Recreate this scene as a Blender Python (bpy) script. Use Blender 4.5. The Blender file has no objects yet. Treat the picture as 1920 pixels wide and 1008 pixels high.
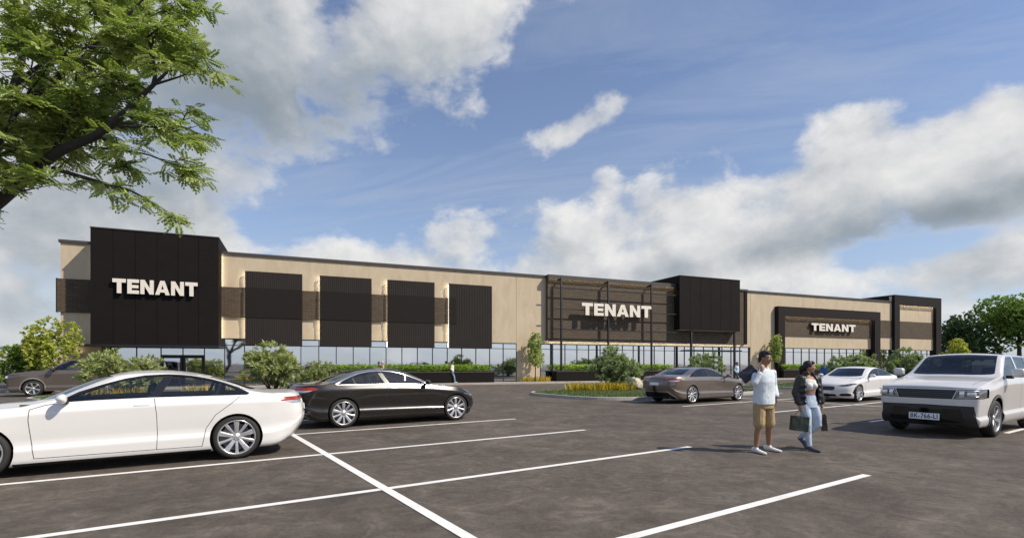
import bpy, bmesh, math, random
import numpy as np
from mathutils import Vector, Matrix, noise as mnoise
R = math.radians
SC = bpy.context.scene
COL = SC.collection
PI = math.pi

# ---------------------------------------------------------------- objects
def tag(o, label=None, cat=None, group=None, kind=None):
    if label: o['label'] = label
    if cat: o['category'] = cat
    if group: o['group'] = group
    if kind: o['kind'] = kind
    return o

def link(name, data, mats=None, parent=None, smooth=None):
    o = bpy.data.objects.new(name, data)
    COL.objects.link(o)
    if mats is not None:
        for m in (mats if isinstance(mats, (list, tuple)) else [mats]):
            data.materials.append(m)
    if parent is not None:
        o.parent = parent
    if smooth is not None and hasattr(data, 'polygons'):
        data.polygons.foreach_set('use_smooth', [smooth] * len(data.polygons))
    return o

def thing(name, loc=(0, 0, 0), rz=0.0, label=None, cat=None, group=None, parent=None):
    o = bpy.data.objects.new(name, None)
    o.empty_display_size = .2
    COL.objects.link(o)
    o.location = loc
    o.rotation_euler = (0, 0, rz)
    if parent is not None: o.parent = parent
    tag(o, label, cat, group)
    return o

def copy_tree(o, parent=None):
    c = o.copy(); COL.objects.link(c)
    if parent is not None: c.parent = parent
    for ch in [k for k in bpy.data.objects if k.parent == o]:
        copy_tree(ch, c)
    return c

class MB:
    """collects vertices and faces for one mesh object"""
    def __init__(s):
        s.v = []; s.f = []; s.m = []; s.sm = []
    def add(s, verts, faces, mat=0, smooth=False):
        b = len(s.v)
        s.v.extend([tuple(map(float, p)) for p in verts])
        for f in faces:
            s.f.append(tuple(i + b for i in f)); s.m.append(mat); s.sm.append(smooth)
    def box(s, a, b, mat=0):
        x0, y0, z0 = a; x1, y1, z1 = b
        s.add([(x0,y0,z0),(x1,y0,z0),(x1,y1,z0),(x0,y1,z0),(x0,y0,z1),(x1,y0,z1),(x1,y1,z1),(x0,y1,z1)],
              [(0,3,2,1),(4,5,6,7),(0,1,5,4),(1,2,6,5),(2,3,7,6),(3,0,4,7)], mat)
    def rbox(s, a, b, r=.02, mat=0, mtx=None):
        """box with chamfered edges"""
        x0,y0,z0 = a; x1,y1,z1 = b
        bm = bmesh.new()
        bmesh.ops.create_cube(bm, size=1)
        for v in bm.verts:
            v.co = Vector((x0+(x1-x0)*(v.co.x+.5), y0+(y1-y0)*(v.co.y+.5), z0+(z1-z0)*(v.co.z+.5)))
        bmesh.ops.bevel(bm, geom=list(bm.edges), offset=r, segments=2, profile=.6, affect='EDGES')
        if mtx is not None: bm.transform(mtx)
        s.bm(bm, mat, True)
    def bm(s, bm, mat=0, smooth=True):
        bm.verts.index_update()
        s.add([v.co[:] for v in bm.verts], [[v.index for v in f.verts] for f in bm.faces], mat, smooth)
        bm.free()
    def prism(s, poly, y0, y1, mat=0, axis='y'):
        """polygon (counter-clockwise seen from -axis) extruded between y0 and y1"""
        n = len(poly)
        if axis == 'y':
            P = [(p[0], y0, p[1]) for p in poly] + [(p[0], y1, p[1]) for p in poly]
        elif axis == 'z':
            P = [(p[0], p[1], y0) for p in poly] + [(p[0], p[1], y1) for p in poly]
        else:
            P = [(y0, p[0], p[1]) for p in poly] + [(y1, p[0], p[1]) for p in poly]
        F = [tuple(range(n)), tuple(range(2*n-1, n-1, -1))]
        for i in range(n):
            j = (i+1) % n
            F.append((i, i+n, j+n, j))
        s.add(P, F, mat)
    def tube(s, pts, rad, seg=8, mat=0, cap=True, smooth=True):
        pts = [Vector(p) for p in pts]
        if not hasattr(rad, '__len__'): rad = [rad]*len(pts)
        rings = []; up = Vector((0,0,1)); V = []
        prev = None
        for i, p in enumerate(pts):
            t = (pts[min(i+1, len(pts)-1)] - pts[max(i-1, 0)])
            t = t.normalized() if t.length > 1e-9 else Vector((0,0,1))
            if prev is None:
                a = t.cross(Vector((0,0,1)) if abs(t.z) < .9 else Vector((1,0,0))).normalized()
            else:
                a = prev - t*prev.dot(t)
                a = a.normalized() if a.length > 1e-6 else t.orthogonal().normalized()
            b = t.cross(a); prev = a
            for k in range(seg):
                an = 2*PI*k/seg
                V.append(p + (a*math.cos(an) + b*math.sin(an))*rad[i])
        F = []
        for i in range(len(pts)-1):
            for k in range(seg):
                k2 = (k+1) % seg
                F.append((i*seg+k, i*seg+k2, (i+1)*seg+k2, (i+1)*seg+k))
        if cap:
            F.append(tuple(range(seg-1, -1, -1)))
            F.append(tuple((len(pts)-1)*seg+k for k in range(seg)))
        s.add(V, F, mat, smooth)
    def lathe(s, prof, seg=40, axis='y', c=(0,0,0), mat=0, smooth=True):
        """prof: (radius, axial) list"""
        V = []; n = len(prof)
        for k in range(seg):
            a = 2*PI*k/seg
            for r, h in prof:
                if axis == 'y': V.append((c[0]+r*math.cos(a), c[1]+h, c[2]+r*math.sin(a)))
                elif axis == 'z': V.append((c[0]+r*math.cos(a), c[1]+r*math.sin(a), c[2]+h))
                else: V.append((c[0]+h, c[1]+r*math.cos(a), c[2]+r*math.sin(a)))
        F = []
        for k in range(seg):
            k2 = (k+1) % seg
            for i in range(n-1):
                F.append((k*n+i, k*n+i+1, k2*n+i+1, k2*n+i))
        s.add(V, F, mat, smooth)
    def build(s, name, mats, parent=None, loc=None, rz=None, bevel=0):
        me = bpy.data.meshes.new(name)
        me.from_pydata(s.v, [], s.f)
        o = link(name, me, mats, parent)
        me.polygons.foreach_set('material_index', s.m)
        me.polygons.foreach_set('use_smooth', s.sm)
        me.update()
        if loc is not None: o.location = loc
        if rz is not None: o.rotation_euler = (0, 0, rz)
        if bevel:
            b = o.modifiers.new('bevel', 'BEVEL'); b.width = bevel; b.segments = 2; b.limit_method = 'ANGLE'
        return o

def mesh_of(o):
    """evaluated copy of an object's mesh (modifiers applied)"""
    dg = bpy.context.evaluated_depsgraph_get()
    return bpy.data.meshes.new_from_object(o.evaluated_get(dg))

# ---------------------------------------------------------------- materials
MATS = {}
class NT:
    """tiny node-tree helper"""
    def __init__(s, tree): s.t = tree
    def n(s, kind, **kw):
        nd = s.t.nodes.new(kind)
        for k, v in kw.items():
            if k.startswith('i_'):
                key = k[2:]
                key = int(key) if key.isdigit() else key.replace('_', ' ')
                s.put(nd.inputs[key], v)
            else: setattr(nd, k, v)
        return nd
    def put(s, sock, v):
        if hasattr(v, 'is_output') or isinstance(v, bpy.types.NodeSocket): s.t.links.new(v, sock)
        elif hasattr(v, 'outputs'): s.t.links.new(v.outputs[0], sock)
        else: sock.default_value = v
    def m(s, op, a, b=0.0, c=None, clamp=False):
        nd = s.t.nodes.new('ShaderNodeMath'); nd.operation = op; nd.use_clamp = clamp
        s.put(nd.inputs[0], a); s.put(nd.inputs[1], b)
        if c is not None: s.put(nd.inputs[2], c)
        return nd.outputs[0]
    def ramp(s, fac, stops, interp='LINEAR'):
        nd = s.t.nodes.new('ShaderNodeValToRGB'); s.put(nd.inputs[0], fac)
        cr = nd.color_ramp; cr.interpolation = interp
        while len(cr.elements) < len(stops): cr.elements.new(.5)
        for e, (p, c) in zip(cr.elements, stops):
            e.position = p; e.color = (c, c, c, 1) if not hasattr(c, '__len__') else (*c[:3], 1)
        return nd.outputs[0]
    def mix(s, fac, a, b, mode='MIX'):
        nd = s.t.nodes.new('ShaderNodeMix'); nd.data_type = 'RGBA'; nd.blend_type = mode
        s.put(nd.inputs[0], fac)
        s.put(nd.inputs[6], a if not isinstance(a, tuple) else (*a[:3], 1))
        s.put(nd.inputs[7], b if not isinstance(b, tuple) else (*b[:3], 1))
        return nd.outputs[2]
    def noise(s, vec, scale, detail=4, rough=.55, dist=0.0, lac=2.0):
        nd = s.t.nodes.new('ShaderNodeTexNoise')
        if vec is not None: s.put(nd.inputs['Vector'], vec)
        nd.inputs['Scale'].default_value = scale; nd.inputs['Detail'].default_value = detail
        nd.inputs['Roughness'].default_value = rough; nd.inputs['Distortion'].default_value = dist
        nd.inputs['Lacunarity'].default_value = lac
        return nd.outputs[0]
    def mapping(s, vec, scale=(1,1,1), loc=(0,0,0), rot=(0,0,0)):
        nd = s.t.nodes.new('ShaderNodeMapping'); s.put(nd.inputs[0], vec)
        nd.inputs[1].default_value = loc; nd.inputs[2].default_value = rot; nd.inputs[3].default_value = scale
        return nd.outputs[0]
    def bump(s, h, strength=.3, dist=.02):
        nd = s.t.nodes.new('ShaderNodeBump'); s.put(nd.inputs['Height'], h)
        nd.inputs['Strength'].default_value = strength; nd.inputs['Distance'].default_value = dist
        return nd.outputs[0]

def mat(name, col=(.5,.5,.5), rough=.5, metal=0.0, var=0.0, vscale=6.0, bump=0.0, bscale=40.0,
        coat=0.0, spec=None, emit=None, estr=0.0, trans=0.0, alpha=1.0, sheen=0.0):
    if name in MATS: return MATS[name]
    m = bpy.data.materials.new(name); m.use_nodes = True
    t = NT(m.node_tree); b = m.node_tree.nodes['Principled BSDF']
    b.inputs['Roughness'].default_value = rough
    b.inputs['Metallic'].default_value = metal
    b.inputs['Coat Weight'].default_value = coat
    b.inputs['Coat Roughness'].default_value = .04
    if spec is not None: b.inputs['Specular IOR Level'].default_value = spec
    if trans: b.inputs['Transmission Weight'].default_value = trans
    if sheen: b.inputs['Sheen Weight'].default_value = sheen
    b.inputs['Alpha'].default_value = alpha
    if emit is not None:
        b.inputs['Emission Color'].default_value = (*emit, 1); b.inputs['Emission Strength'].default_value = estr
    co = t.n('ShaderNodeTexCoord').outputs['Object']
    if var:
        nz = t.noise(co, vscale, 5, .6)
        lo = tuple(c*(1-var) for c in col); hi = tuple(min(1, c*(1+var)) for c in col)
        t.put(b.inputs['Base Color'], t.ramp(nz, [(.3, lo), (.7, hi)]))
    else:
        b.inputs['Base Color'].default_value = (*col, 1)
    if bump:
        t.put(b.inputs['Normal'], t.bump(t.noise(co, bscale, 4, .6), bump, .01))
    MATS[name] = m
    return m

# ---------------------------------------------------------------- layout of the place (metres)
CAM_H = 1.6
TH_B = math.atan2(.3850, .9230)      # direction of the shop front
TH_S = math.atan2(.552, .834)        # direction of the parking bays
BAY_O = Vector((-3.31, 9.13, 0))     # crossing of the centre line and one bay line
BU = Vector((math.cos(TH_S), math.sin(TH_S), 0)); BW = Vector((-BU.y, BU.x, 0))
def bay(u, w, z=0.0): return BAY_O + BU*u + BW*w + Vector((0, 0, z))
SUN_DIR = Vector((.669, -.22, .708)).normalized()
# ================================================================ sky, sun, ground
def build_sky():
    w = bpy.data.worlds.new('World'); SC.world = w; w.use_nodes = True
    nt = w.node_tree; t = NT(nt); bg = nt.nodes['Background']
    sky = t.n('ShaderNodeTexSky'); sky.sky_type = 'NISHITA'; sky.sun_disc = False
    sky.sun_elevation = R(45); sky.sun_rotation = R(108); sky.air_density = 1.0; sky.dust_density = .6; sky.ozone_density = 1.6
    d = t.n('ShaderNodeTexCoord').outputs['Generated']
    sp = t.n('ShaderNodeSeparateXYZ'); t.put(sp.inputs[0], d)
    x, y, z = sp.outputs
    az = t.m('ARCTAN2', x, y); el = t.m('ARCSINE', z)
    # --- cloud field: direction on a dome flattened towards the horizon
    zc = t.m('ADD', t.m('MAXIMUM', z, 0.0), .16)
    cx = t.m('DIVIDE', x, zc); cy = t.m('DIVIDE', y, zc)
    def field(ox, oy, oz, det=10):
        cmb = t.n('ShaderNodeCombineXYZ')
        t.put(cmb.inputs[0], t.m('ADD', x, ox)); t.put(cmb.inputs[1], t.m('ADD', y, oy)); t.put(cmb.inputs[2], t.m('ADD', t.m('MULTIPLY', z, 1.35), oz))
        v = cmb.outputs[0]
        n1 = t.noise(v, 6.5, det, .58, .12)
        n2 = t.noise(v, 2.6, 3, .5, .1)
        return t.m('ADD', t.m('MULTIPLY', n1, .62), t.m('MULTIPLY', n2, .38))
    def blob(a0, e0, ra, re, rot=0.0, amp=1.0, p=1.0):
        da = t.m('SUBTRACT', az, a0); de = t.m('SUBTRACT', el, e0)
        c, s_ = math.cos(rot), math.sin(rot)
        u = t.m('ADD', t.m('MULTIPLY', da, c/ra), t.m('MULTIPLY', de, s_/ra))
        v = t.m('SUBTRACT', t.m('MULTIPLY', de, c/re), t.m('MULTIPLY', da, s_/re))
        r2 = t.m('ADD', t.m('MULTIPLY', u, u), t.m('MULTIPLY', v, v))
        g = t.m('EXPONENT', t.m('MULTIPLY', r2, -p))
        return t.m('MULTIPLY', g, amp)
    def total(lst):
        o = lst[0]
        for b in lst[1:]: o = t.m('ADD', o, b)
        return o
    D = CLOUDS
    mask = total([blob(*b) for b in D['mass']])
    elsewhere = t.m('MULTIPLY', t.m('GREATER_THAN', t.m('ABSOLUTE', az), 1.0), .20)
    mask = t.m('ADD', mask, elsewhere)
    f0 = field(0, 0, 0)
    dens = t.m('SUBTRACT', t.m('ADD', t.m('MULTIPLY', f0, 2.9), t.m('MULTIPLY', t.m('MINIMUM', mask, .85), .92)), 1.71)
    # the same field sampled a little towards the sun: lit edges against shaded bodies
    f1 = field(.020, -.006, .030, 5)
    f2 = field(.060, -.018, .085, 3)
    lit = t.m('ADD', t.m('MULTIPLY', t.m('SUBTRACT', f0, f1), 3.2), t.m('MULTIPLY', t.m('SUBTRACT', f0, f2), 2.4))
    cover = t.ramp(t.m('MULTIPLY', dens, 2.4, clamp=True), [(0, 0.0), (.16, .16), (.45, .70), (.85, .97), (1, 1.0)])
    thick = t.m('MULTIPLY', dens, 1.0, clamp=True)
    shade = total([blob(*b) for b in D['shade']])
    base = t.m('SUBTRACT', .90, t.m('MULTIPLY', thick, .20))
    base = t.m('SUBTRACT', base, t.m('MULTIPLY', shade, t.m('MULTIPLY', dens, 4.0, clamp=True)))
    base = t.m('ADD', base, t.m('MULTIPLY', lit, .42))
    base = t.m('MINIMUM', t.m('MAXIMUM', base, .12), 1.0)
    ccol = t.mix(1.0, t.ramp(base, [(0.0, (.26,.31,.36)), (.3, (.37,.42,.47)), (.55, (.53,.57,.61)), (.8, (.76,.77,.785)), (1, (.93,.925,.915))]), (CLOUD_GAIN,)*3, 'MULTIPLY')
    # cirrus streaks high up
    cir = t.n('ShaderNodeCombineXYZ'); t.put(cir.inputs[0], t.m('MULTIPLY', cx, .55)); t.put(cir.inputs[1], t.m('ADD', t.m('MULTIPLY', cy, 2.2), t.m('MULTIPLY', cx, .7)))
    cn = t.noise(cir.outputs[0], 1.7, 7, .62, .9)
    cm = t.m('MULTIPLY', t.m('MULTIPLY', t.m('SUBTRACT', cn, .44), 2.6, clamp=True), .62)
    skyc = t.mix(1.0, sky.outputs[0], SKY_TINT, 'MULTIPLY')
    hz = t.m('EXPONENT', t.m('MULTIPLY', t.m('MAXIMUM', z, 0.0), -3.4))
    skyc = t.mix(t.m('MULTIPLY', hz, .62), skyc, (.56*CLOUD_GAIN, .66*CLOUD_GAIN, .78*CLOUD_GAIN))
    skyc = t.mix(cm, skyc, (.50*CLOUD_GAIN, .58*CLOUD_GAIN, .72*CLOUD_GAIN))
    col = t.mix(cover, skyc, ccol)
    t.put(bg.inputs[0], col); bg.inputs[1].default_value = .1

def ang(px, py):
    """azimuth and elevation of a direction, from tangent-plane units (px right, py up of the horizon, per 602)"""
    x = (px-600)/602.; z = (409-py)/602.
    return math.atan2(x, 1.0), math.atan2(z, math.hypot(1.0, x))

CLOUD_GAIN = 9.0
SKY_TINT = (1.18, 1.21, 1.38)
def _b(px, py, rx, ry, rot=0.0, amp=.5, p=1.0):
    a, e = ang(px, py); x = (px-600)/602.
    return (a, e, rx/602./(1+x*x), ry/602./math.sqrt(1+x*x), R(rot), amp, p)
CLOUDS = dict(
 mass=[_b(330,20,235,135,10,.74), _b(600,-40,120,50,20,.50), _b(90,190,170,110,0,.62), _b(20,330,190,110,0,.60), _b(225,262,70,40,0,.52), _b(90,60,180,120,0,.5),
       _b(1010,225,225,78,8,.78), _b(1190,150,90,80,25,.62), _b(830,250,110,62,10,.58), _b(945,110,52,34,-15,.46), _b(1010,120,50,26,0,.34),
       _b(718,112,50,28,26,.72), _b(652,140,46,24,14,.66), _b(709,199,24,24,0,.60), _b(680,168,60,12,25,-.40), _b(535,265,55,36,20,.62), _b(650,268,66,44,0,.62), _b(760,290,120,36,0,.62),
       _b(400,283,100,20,0,.50), _b(1090,305,190,26,6,.60), _b(1260,330,160,60,0,.5),
       _b(505,205,110,24,8,-.18), _b(770,235,50,36,20,.34), _b(1040,170,170,50,8,.30), _b(560,300,200,16,0,.42), _b(640,80,90,50,15,-.25), _b(860,60,220,60,0,-.30), _b(1140,40,120,50,0,-.3), _b(1120,262,130,13,8,-.30)],
 shade=[_b(330,120,190,60,6,.62), _b(280,20,120,60,0,.20), _b(60,350,200,40,0,.34), _b(130,190,150,50,0,.40), _b(960,262,170,24,6,.46), _b(1110,240,130,22,8,.30), _b(1180,200,70,40,0,.2),
        _b(560,30,100,40,0,.20), _b(10,250,120,40,0,.34), _b(1130,330,160,18,0,.22), _b(760,300,100,14,0,.12)])

def build_sun():
    l = bpy.data.lights.new('sun', 'SUN'); l.energy = 4.8; l.angle = R(.55); l.color = (1.0, .90, .765)
    o = bpy.data.objects.new('sun', l); COL.objects.link(o)
    o.rotation_euler = SUN_DIR.to_track_quat('Z', 'Y').to_euler(); o.location = (20, -10, 40)

def asphalt_mat():
    m = bpy.data.materials.new('asphalt'); m.use_nodes = True; MATS['asphalt'] = m
    t = NT(m.node_tree); b = m.node_tree.nodes['Principled BSDF']
    co = t.n('ShaderNodeTexCoord').outputs['Object']
    big = t.noise(co, .11, 4, .55, .6)
    mid = t.noise(t.mapping(co, (1, 1, 1), rot=(0, 0, .6)), .75, 6, .62, 1.6)
    sw = t.noise(co, 2.6, 5, .6, 2.2)
    fine = t.noise(co, 55, 3, .7)
    gr = t.noise(co, 210, 2, .6)
    v = t.m('ADD', t.m('MULTIPLY', big, .24), t.m('MULTIPLY', mid, .36))
    v = t.m('ADD', v, t.m('MULTIPLY', sw, .32))
    v = t.m('ADD', v, t.m('MULTIPLY', fine, .08))
    c = t.ramp(v, [(.40, (.066,.054,.043)), (.465, (.090,.075,.061)), (.525, (.118,.100,.081)), (.60, (.180,.154,.122))])
    c = t.mix(.55, c, t.ramp(gr, [(.32, (.45,.45,.45)), (.5, (1,1,1)), (.68, (1.0,1.0,1.0))]), 'MULTIPLY')
    g2 = t.noise(co, 95, 3, .65)
    c = t.mix(t.m('MULTIPLY', t.m('SUBTRACT', g2, .56), 5.5, clamp=True), c, (.21, .19, .165))
    g3 = t.noise(co, 24, 6, .72)
    c = t.mix(1.0, c, t.ramp(g3, [(.36, (.78,.78,.78)), (.5, (1,1,1)), (.64, (1.0,1.0,1.0))]), 'MULTIPLY')
    c = t.mix(t.m('MULTIPLY', t.m('SUBTRACT', g3, .56), 3.2, clamp=True), c, (.185, .165, .14))
    st = t.noise(t.mapping(co, (1, 1, 1), (7, 3, 0)), .33, 3, .5, .4)
    c = t.mix(t.m('MULTIPLY', t.m('MULTIPLY', t.m('SUBTRACT', st, .60), 9, clamp=True), .30), c, (.05, .046, .044))
    t.put(b.inputs['Base Color'], c)
    b.inputs['Roughness'].default_value = .82; b.inputs['Specular IOR Level'].default_value = .28
    t.put(b.inputs['Normal'], t.bump(t.m('ADD', t.m('MULTIPLY', fine, .5), gr), .35, .006))
    return m

def line_mat():
    m = mat('road_paint', (.80,.79,.76), .65); t = NT(m.node_tree); b = m.node_tree.nodes['Principled BSDF']
    co = t.n('ShaderNodeTexCoord').outputs['Object']
    n = t.noise(co, 60, 4, .7); n2 = t.noise(co, 3, 3, .6)
    t.put(b.inputs['Base Color'], t.ramp(t.m('ADD', t.m('MULTIPLY', n, .6), t.m('MULTIPLY', n2, .4)), [(.34, (.42,.41,.39)), (.42, (.74,.73,.70)), (.6, (.82,.81,.78))]))
    return m

def build_ground():
    g = MB(); S = 900
    # one sheet out to the horizon
    g.add([(-S,-S,0),(S,-S,0),(S,S,0),(-S,S,0)], [(0,1,2,3)])
    o = g.build('ground', asphalt_mat()); tag(o, kind='structure')
    mk = line_mat()
    LW = .115
    def bar(name, a, b, w, z):
        a, b = Vector(a), Vector(b); d = (b-a).normalized(); n = Vector((-d.y, d.x, 0))*w/2
        p = MB(); V = [a-n, b-n, b+n, a+n]
        p.add([(v.x, v.y, z) for v in V], [(0,1,2,3)])
        o = p.build(name, mk); tag(o, kind='structure')
    for k in range(-6, 7):
        if k > 5: continue
        w = 3.04*k
        bar('bay_line', bay(-6.1, w), bay(6.1, w), LW, .004)
    bar('centre_line', bay(0, -18.3), bay(0, 15.3), LW*1.05, .008)
    for k in range(-6, 3):
        w = 3.04*k+(.18 if k == 1 else 0)+(.25 if k == -2 else 0)
        bar('bay_line', bay(13.85, w), bay(26.05, w), LW, .004)
    bar('centre_line', bay(19.95, -18.3), bay(19.95, 6.1), LW, .008)

def island(name, u0, u1, w0, w1, r, label, beds, axis=True):
    """kerbed planting island: rounded outline, concrete kerb, turf top"""
    pts = []
    rr = r
    for (cu, cw, a0) in ((u1-rr, w1-rr, 0), (u0+rr, w1-rr, 90), (u0+rr, w0+rr, 180), (u1-rr, w0+rr, 270)):
        for k in range(11):
            a = R(a0+90*k/10); pts.append((cu+rr*math.cos(a), cw+rr*math.sin(a)))
    cu, cw = (u0+u1)/2, (w0+w1)/2
    def inset(p, d):
        q = []
        for (u, w) in p:
            iu = max(u0+rr, min(u1-rr, u)); iw = max(w0+rr, min(w1-rr, w))
            v = Vector((u-iu, w-iw)); l = v.length
            v = v/l*(l-d) if l > 1e-6 else v
            q.append((iu+v.x, iw+v.y))
        return q
    K = MB(); n = len(pts)
    rings = [(pts, 0.0), (inset(pts, .015), .125), (inset(pts, .03), .14), (inset(pts, .15), .14), (inset(pts, .155), .06)]
    V = []
    for p, z in rings:
        for (u, w) in p: V.append(bay(u, w, z))
    F = []
    for i in range(len(rings)-1):
        for k in range(n):
            k2 = (k+1) % n; F.append((i*n+k, i*n+k2, (i+1)*n+k2, (i+1)*n+k))
    K.add(V, F)
    o = K.build('kerb', MATS['concrete']); tag(o, kind='structure')
    T = MB(); q = inset(pts, .156)
    c = len(q); T.add([bay(u, w, .115) for u, w in q]+[bay(cu, cw, .19)], [(k, (k+1) % c, c) for k in range(c)])
    o = T.build('lawn', MATS['turf']); tag(o, kind='structure')
    return inset(pts, .2)

def in_outline(p, q): return inpoly(q, p)

def grass_on(name, outline, n, h, mats, seed, excl=None):
    """short blades over an outline given in bay coordinates"""
    rnd = random.Random(seed)
    us = [p[0] for p in outline]; ws = [p[1] for p in outline]
    G = MB(); k = 0
    while k < n:
        u = rnd.uniform(min(us), max(us)); w = rnd.uniform(min(ws), max(ws))
        if not inpoly((u, w), outline): continue
        k += 1
        p = bay(u, w, .12); a = rnd.uniform(0, PI); hh = h*rnd.uniform(.6, 1.3)
        d = Vector((math.cos(a), math.sin(a), 0))*.012; l = Vector((rnd.gauss(0, .03), rnd.gauss(0, .03), hh))
        G.add([p-d, p+d, p+l], [(0,1,2)], rnd.randrange(len(mats)))
    o = G.build(name, mats); tag(o, kind='stuff')
    return o

def flower_bed(pts, n, h, mats, seed, rad=.35, z=.13):
    """ornamental grass: upright blades in tufts around the given points (world)"""
    rnd = random.Random(seed); G = MB()
    for c in pts:
        for k in range(n):
            r = rad*math.sqrt(rnd.random()); a = rnd.uniform(0, 2*PI)
            p = Vector((c[0]+r*math.cos(a), c[1]+r*math.sin(a), z))
            hh = h*rnd.uniform(.55, 1.15); b = rnd.uniform(0, 2*PI)
            out = Vector((math.cos(a), math.sin(a), 0))*r*.5+Vector((rnd.gauss(0, .05), rnd.gauss(0, .05), 0))
            d = Vector((math.cos(b), math.sin(b), 0))*.017
            m_ = rnd.randrange(len(mats))
            q = p+out*.4+Vector((0, 0, hh*.6))
            G.add([p-d*.6, p+d*.6, q+d, q-d, p+out+Vector((0, 0, hh))], [(0,1,2,3), (3,2,4)], m_)
    o = G.build('ornamental_grass', mats); tag(o, kind='stuff')
    return o

def site_mats():
    m = mat('concrete', (.40,.375,.34), .85, var=.18, vscale=3, bump=.2, bscale=60)
    mat('turf', (.040,.062,.014), .95, var=.4, vscale=9, bump=.6, bscale=70)
    mat('blade_a', (.11,.17,.03), .7); mat('blade_b', (.075,.13,.024), .7); mat('blade_c', (.16,.21,.055), .7)
    leaf_mat('gold_a', (.85,.56,.04), .4); leaf_mat('gold_b', (.72,.38,.03), .4); leaf_mat('gold_c', (.90,.70,.12), .4); leaf_mat('gold_d', (.16,.20,.05), .4)
    mat('pave', (.30,.275,.245), .9, var=.15, vscale=1.5, bump=.15, bscale=60)
# ================================================================ the shop building
def brick_mat(name, c1, c2, cm, sc=1.0):
    m = bpy.data.materials.new(name); m.use_nodes = True; MATS[name] = m
    t = NT(m.node_tree); b = m.node_tree.nodes['Principled BSDF']
    co = t.n('ShaderNodeTexCoord').outputs['Object']
    sp = t.n('ShaderNodeSeparateXYZ'); t.put(sp.inputs[0], co)
    cb = t.n('ShaderNodeCombineXYZ'); t.put(cb.inputs[0], sp.outputs[0]); t.put(cb.inputs[1], sp.outputs[2])
    br = t.n('ShaderNodeTexBrick'); t.put(br.inputs['Vector'], cb.outputs[0])
    br.inputs['Scale'].default_value = 1.0; br.inputs['Brick Width'].default_value = .40*sc; br.inputs['Row Height'].default_value = .125*sc
    br.inputs['Mortar Size'].default_value = .012*sc; br.inputs['Bias'].default_value = -.1; br.inputs['Mortar Smooth'].default_value = .2
    br.inputs['Color1'].default_value = (*c1, 1); br.inputs['Color2'].default_value = (*c2, 1); br.inputs['Mortar'].default_value = (*cm, 1)
    n = t.noise(co, 7, 4, .6)
    c = t.mix(.5, br.outputs['Color'], t.ramp(n, [(.3, (.6,.6,.6)), (.7, (1.0,1.0,1.0))]), 'MULTIPLY')
    t.put(b.inputs['Base Color'], c); b.inputs['Roughness'].default_value = .8
    t.put(b.inputs['Normal'], t.bump(t.m('SUBTRACT', 1.0, br.outputs['Fac']), .45, .015))
    return m

def building_mats():
    m = mat('stucco', (.50,.425,.315), .9); t = NT(m.node_tree); b = m.node_tree.nodes['Principled BSDF']
    co = t.n('ShaderNodeTexCoord').outputs['Object']
    n1 = t.noise(t.mapping(co, (1, 1, .35)), 1.4, 6, .65, .5); n2 = t.noise(co, 45, 3, .7)
    t.put(b.inputs['Base Color'], t.ramp(t.m('ADD', t.m('MULTIPLY', n1, .75), t.m('MULTIPLY', n2, .25)), [(.32, (.47,.385,.262)), (.5, (.545,.45,.315)), (.68, (.60,.505,.365))]))
    t.put(b.inputs['Normal'], t.bump(n2, .06, .01))
    mat('coping', (.062,.054,.048), .55)
    mat('black_metal', (.0105,.0085,.0075), .75, 0, var=.12, vscale=1.2, spec=.15)
    mat('seam', (.005,.004,.004), .8, spec=.1)
    mat('rib_metal', (.036,.030,.026), .7, 0, var=.1, vscale=1.0, spec=.2)
    mat('rib_dark', (.016,.013,.0115), .7, 0, spec=.2)
    mat('frame_black', (.012,.012,.014), .45)
    brick_mat('brick', (.118,.084,.049), (.082,.059,.035), (.026,.020,.015))
    brick_mat('brick_wide', (.120,.088,.056), (.088,.066,.043), (.024,.019,.015), 1.4)
    mat('letter_face', (.80,.74,.64), .5); mat('letter_side', (.05,.045,.04), .6)
    mat('led', (1,.9,.75), .5, emit=(1.0, .92, .80), estr=LED)
    mat('roof_membrane', (.35,.34,.32), .9, var=.1)
    # mirror-like shop glazing
    m = bpy.data.materials.new('shop_glass'); m.use_nodes = True; MATS['shop_glass'] = m
    nt = m.node_tree; t = NT(nt); nt.nodes.clear(); out = t.n('ShaderNodeOutputMaterial')
    co = t.n('ShaderNodeTexCoord').outputs['Object']
    gl = t.n('ShaderNodeBsdfGlossy'); gl.inputs[0].default_value = (.86, .90, .97, 1); gl.inputs['Roughness'].default_value = .03
    nz = t.noise(co, .8, 2, .5); t.put(gl.inputs['Normal'], t.bump(nz, .12, .02))
    tr = t.n('ShaderNodeBsdfTransparent'); tr.inputs[0].default_value = (.55, .60, .66, 1)
    mx = t.n('ShaderNodeMixShader'); mx.inputs[0].default_value = .80
    nt.links.new(tr.outputs[0], mx.inputs[1]); nt.links.new(gl.outputs[0], mx.inputs[2]); nt.links.new(mx.outputs[0], out.inputs[0])
    mat('shop_interior', (.30,.29,.28), .9); mat('shop_floor', (.35,.33,.30), .6)
LED = 9.0

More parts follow.
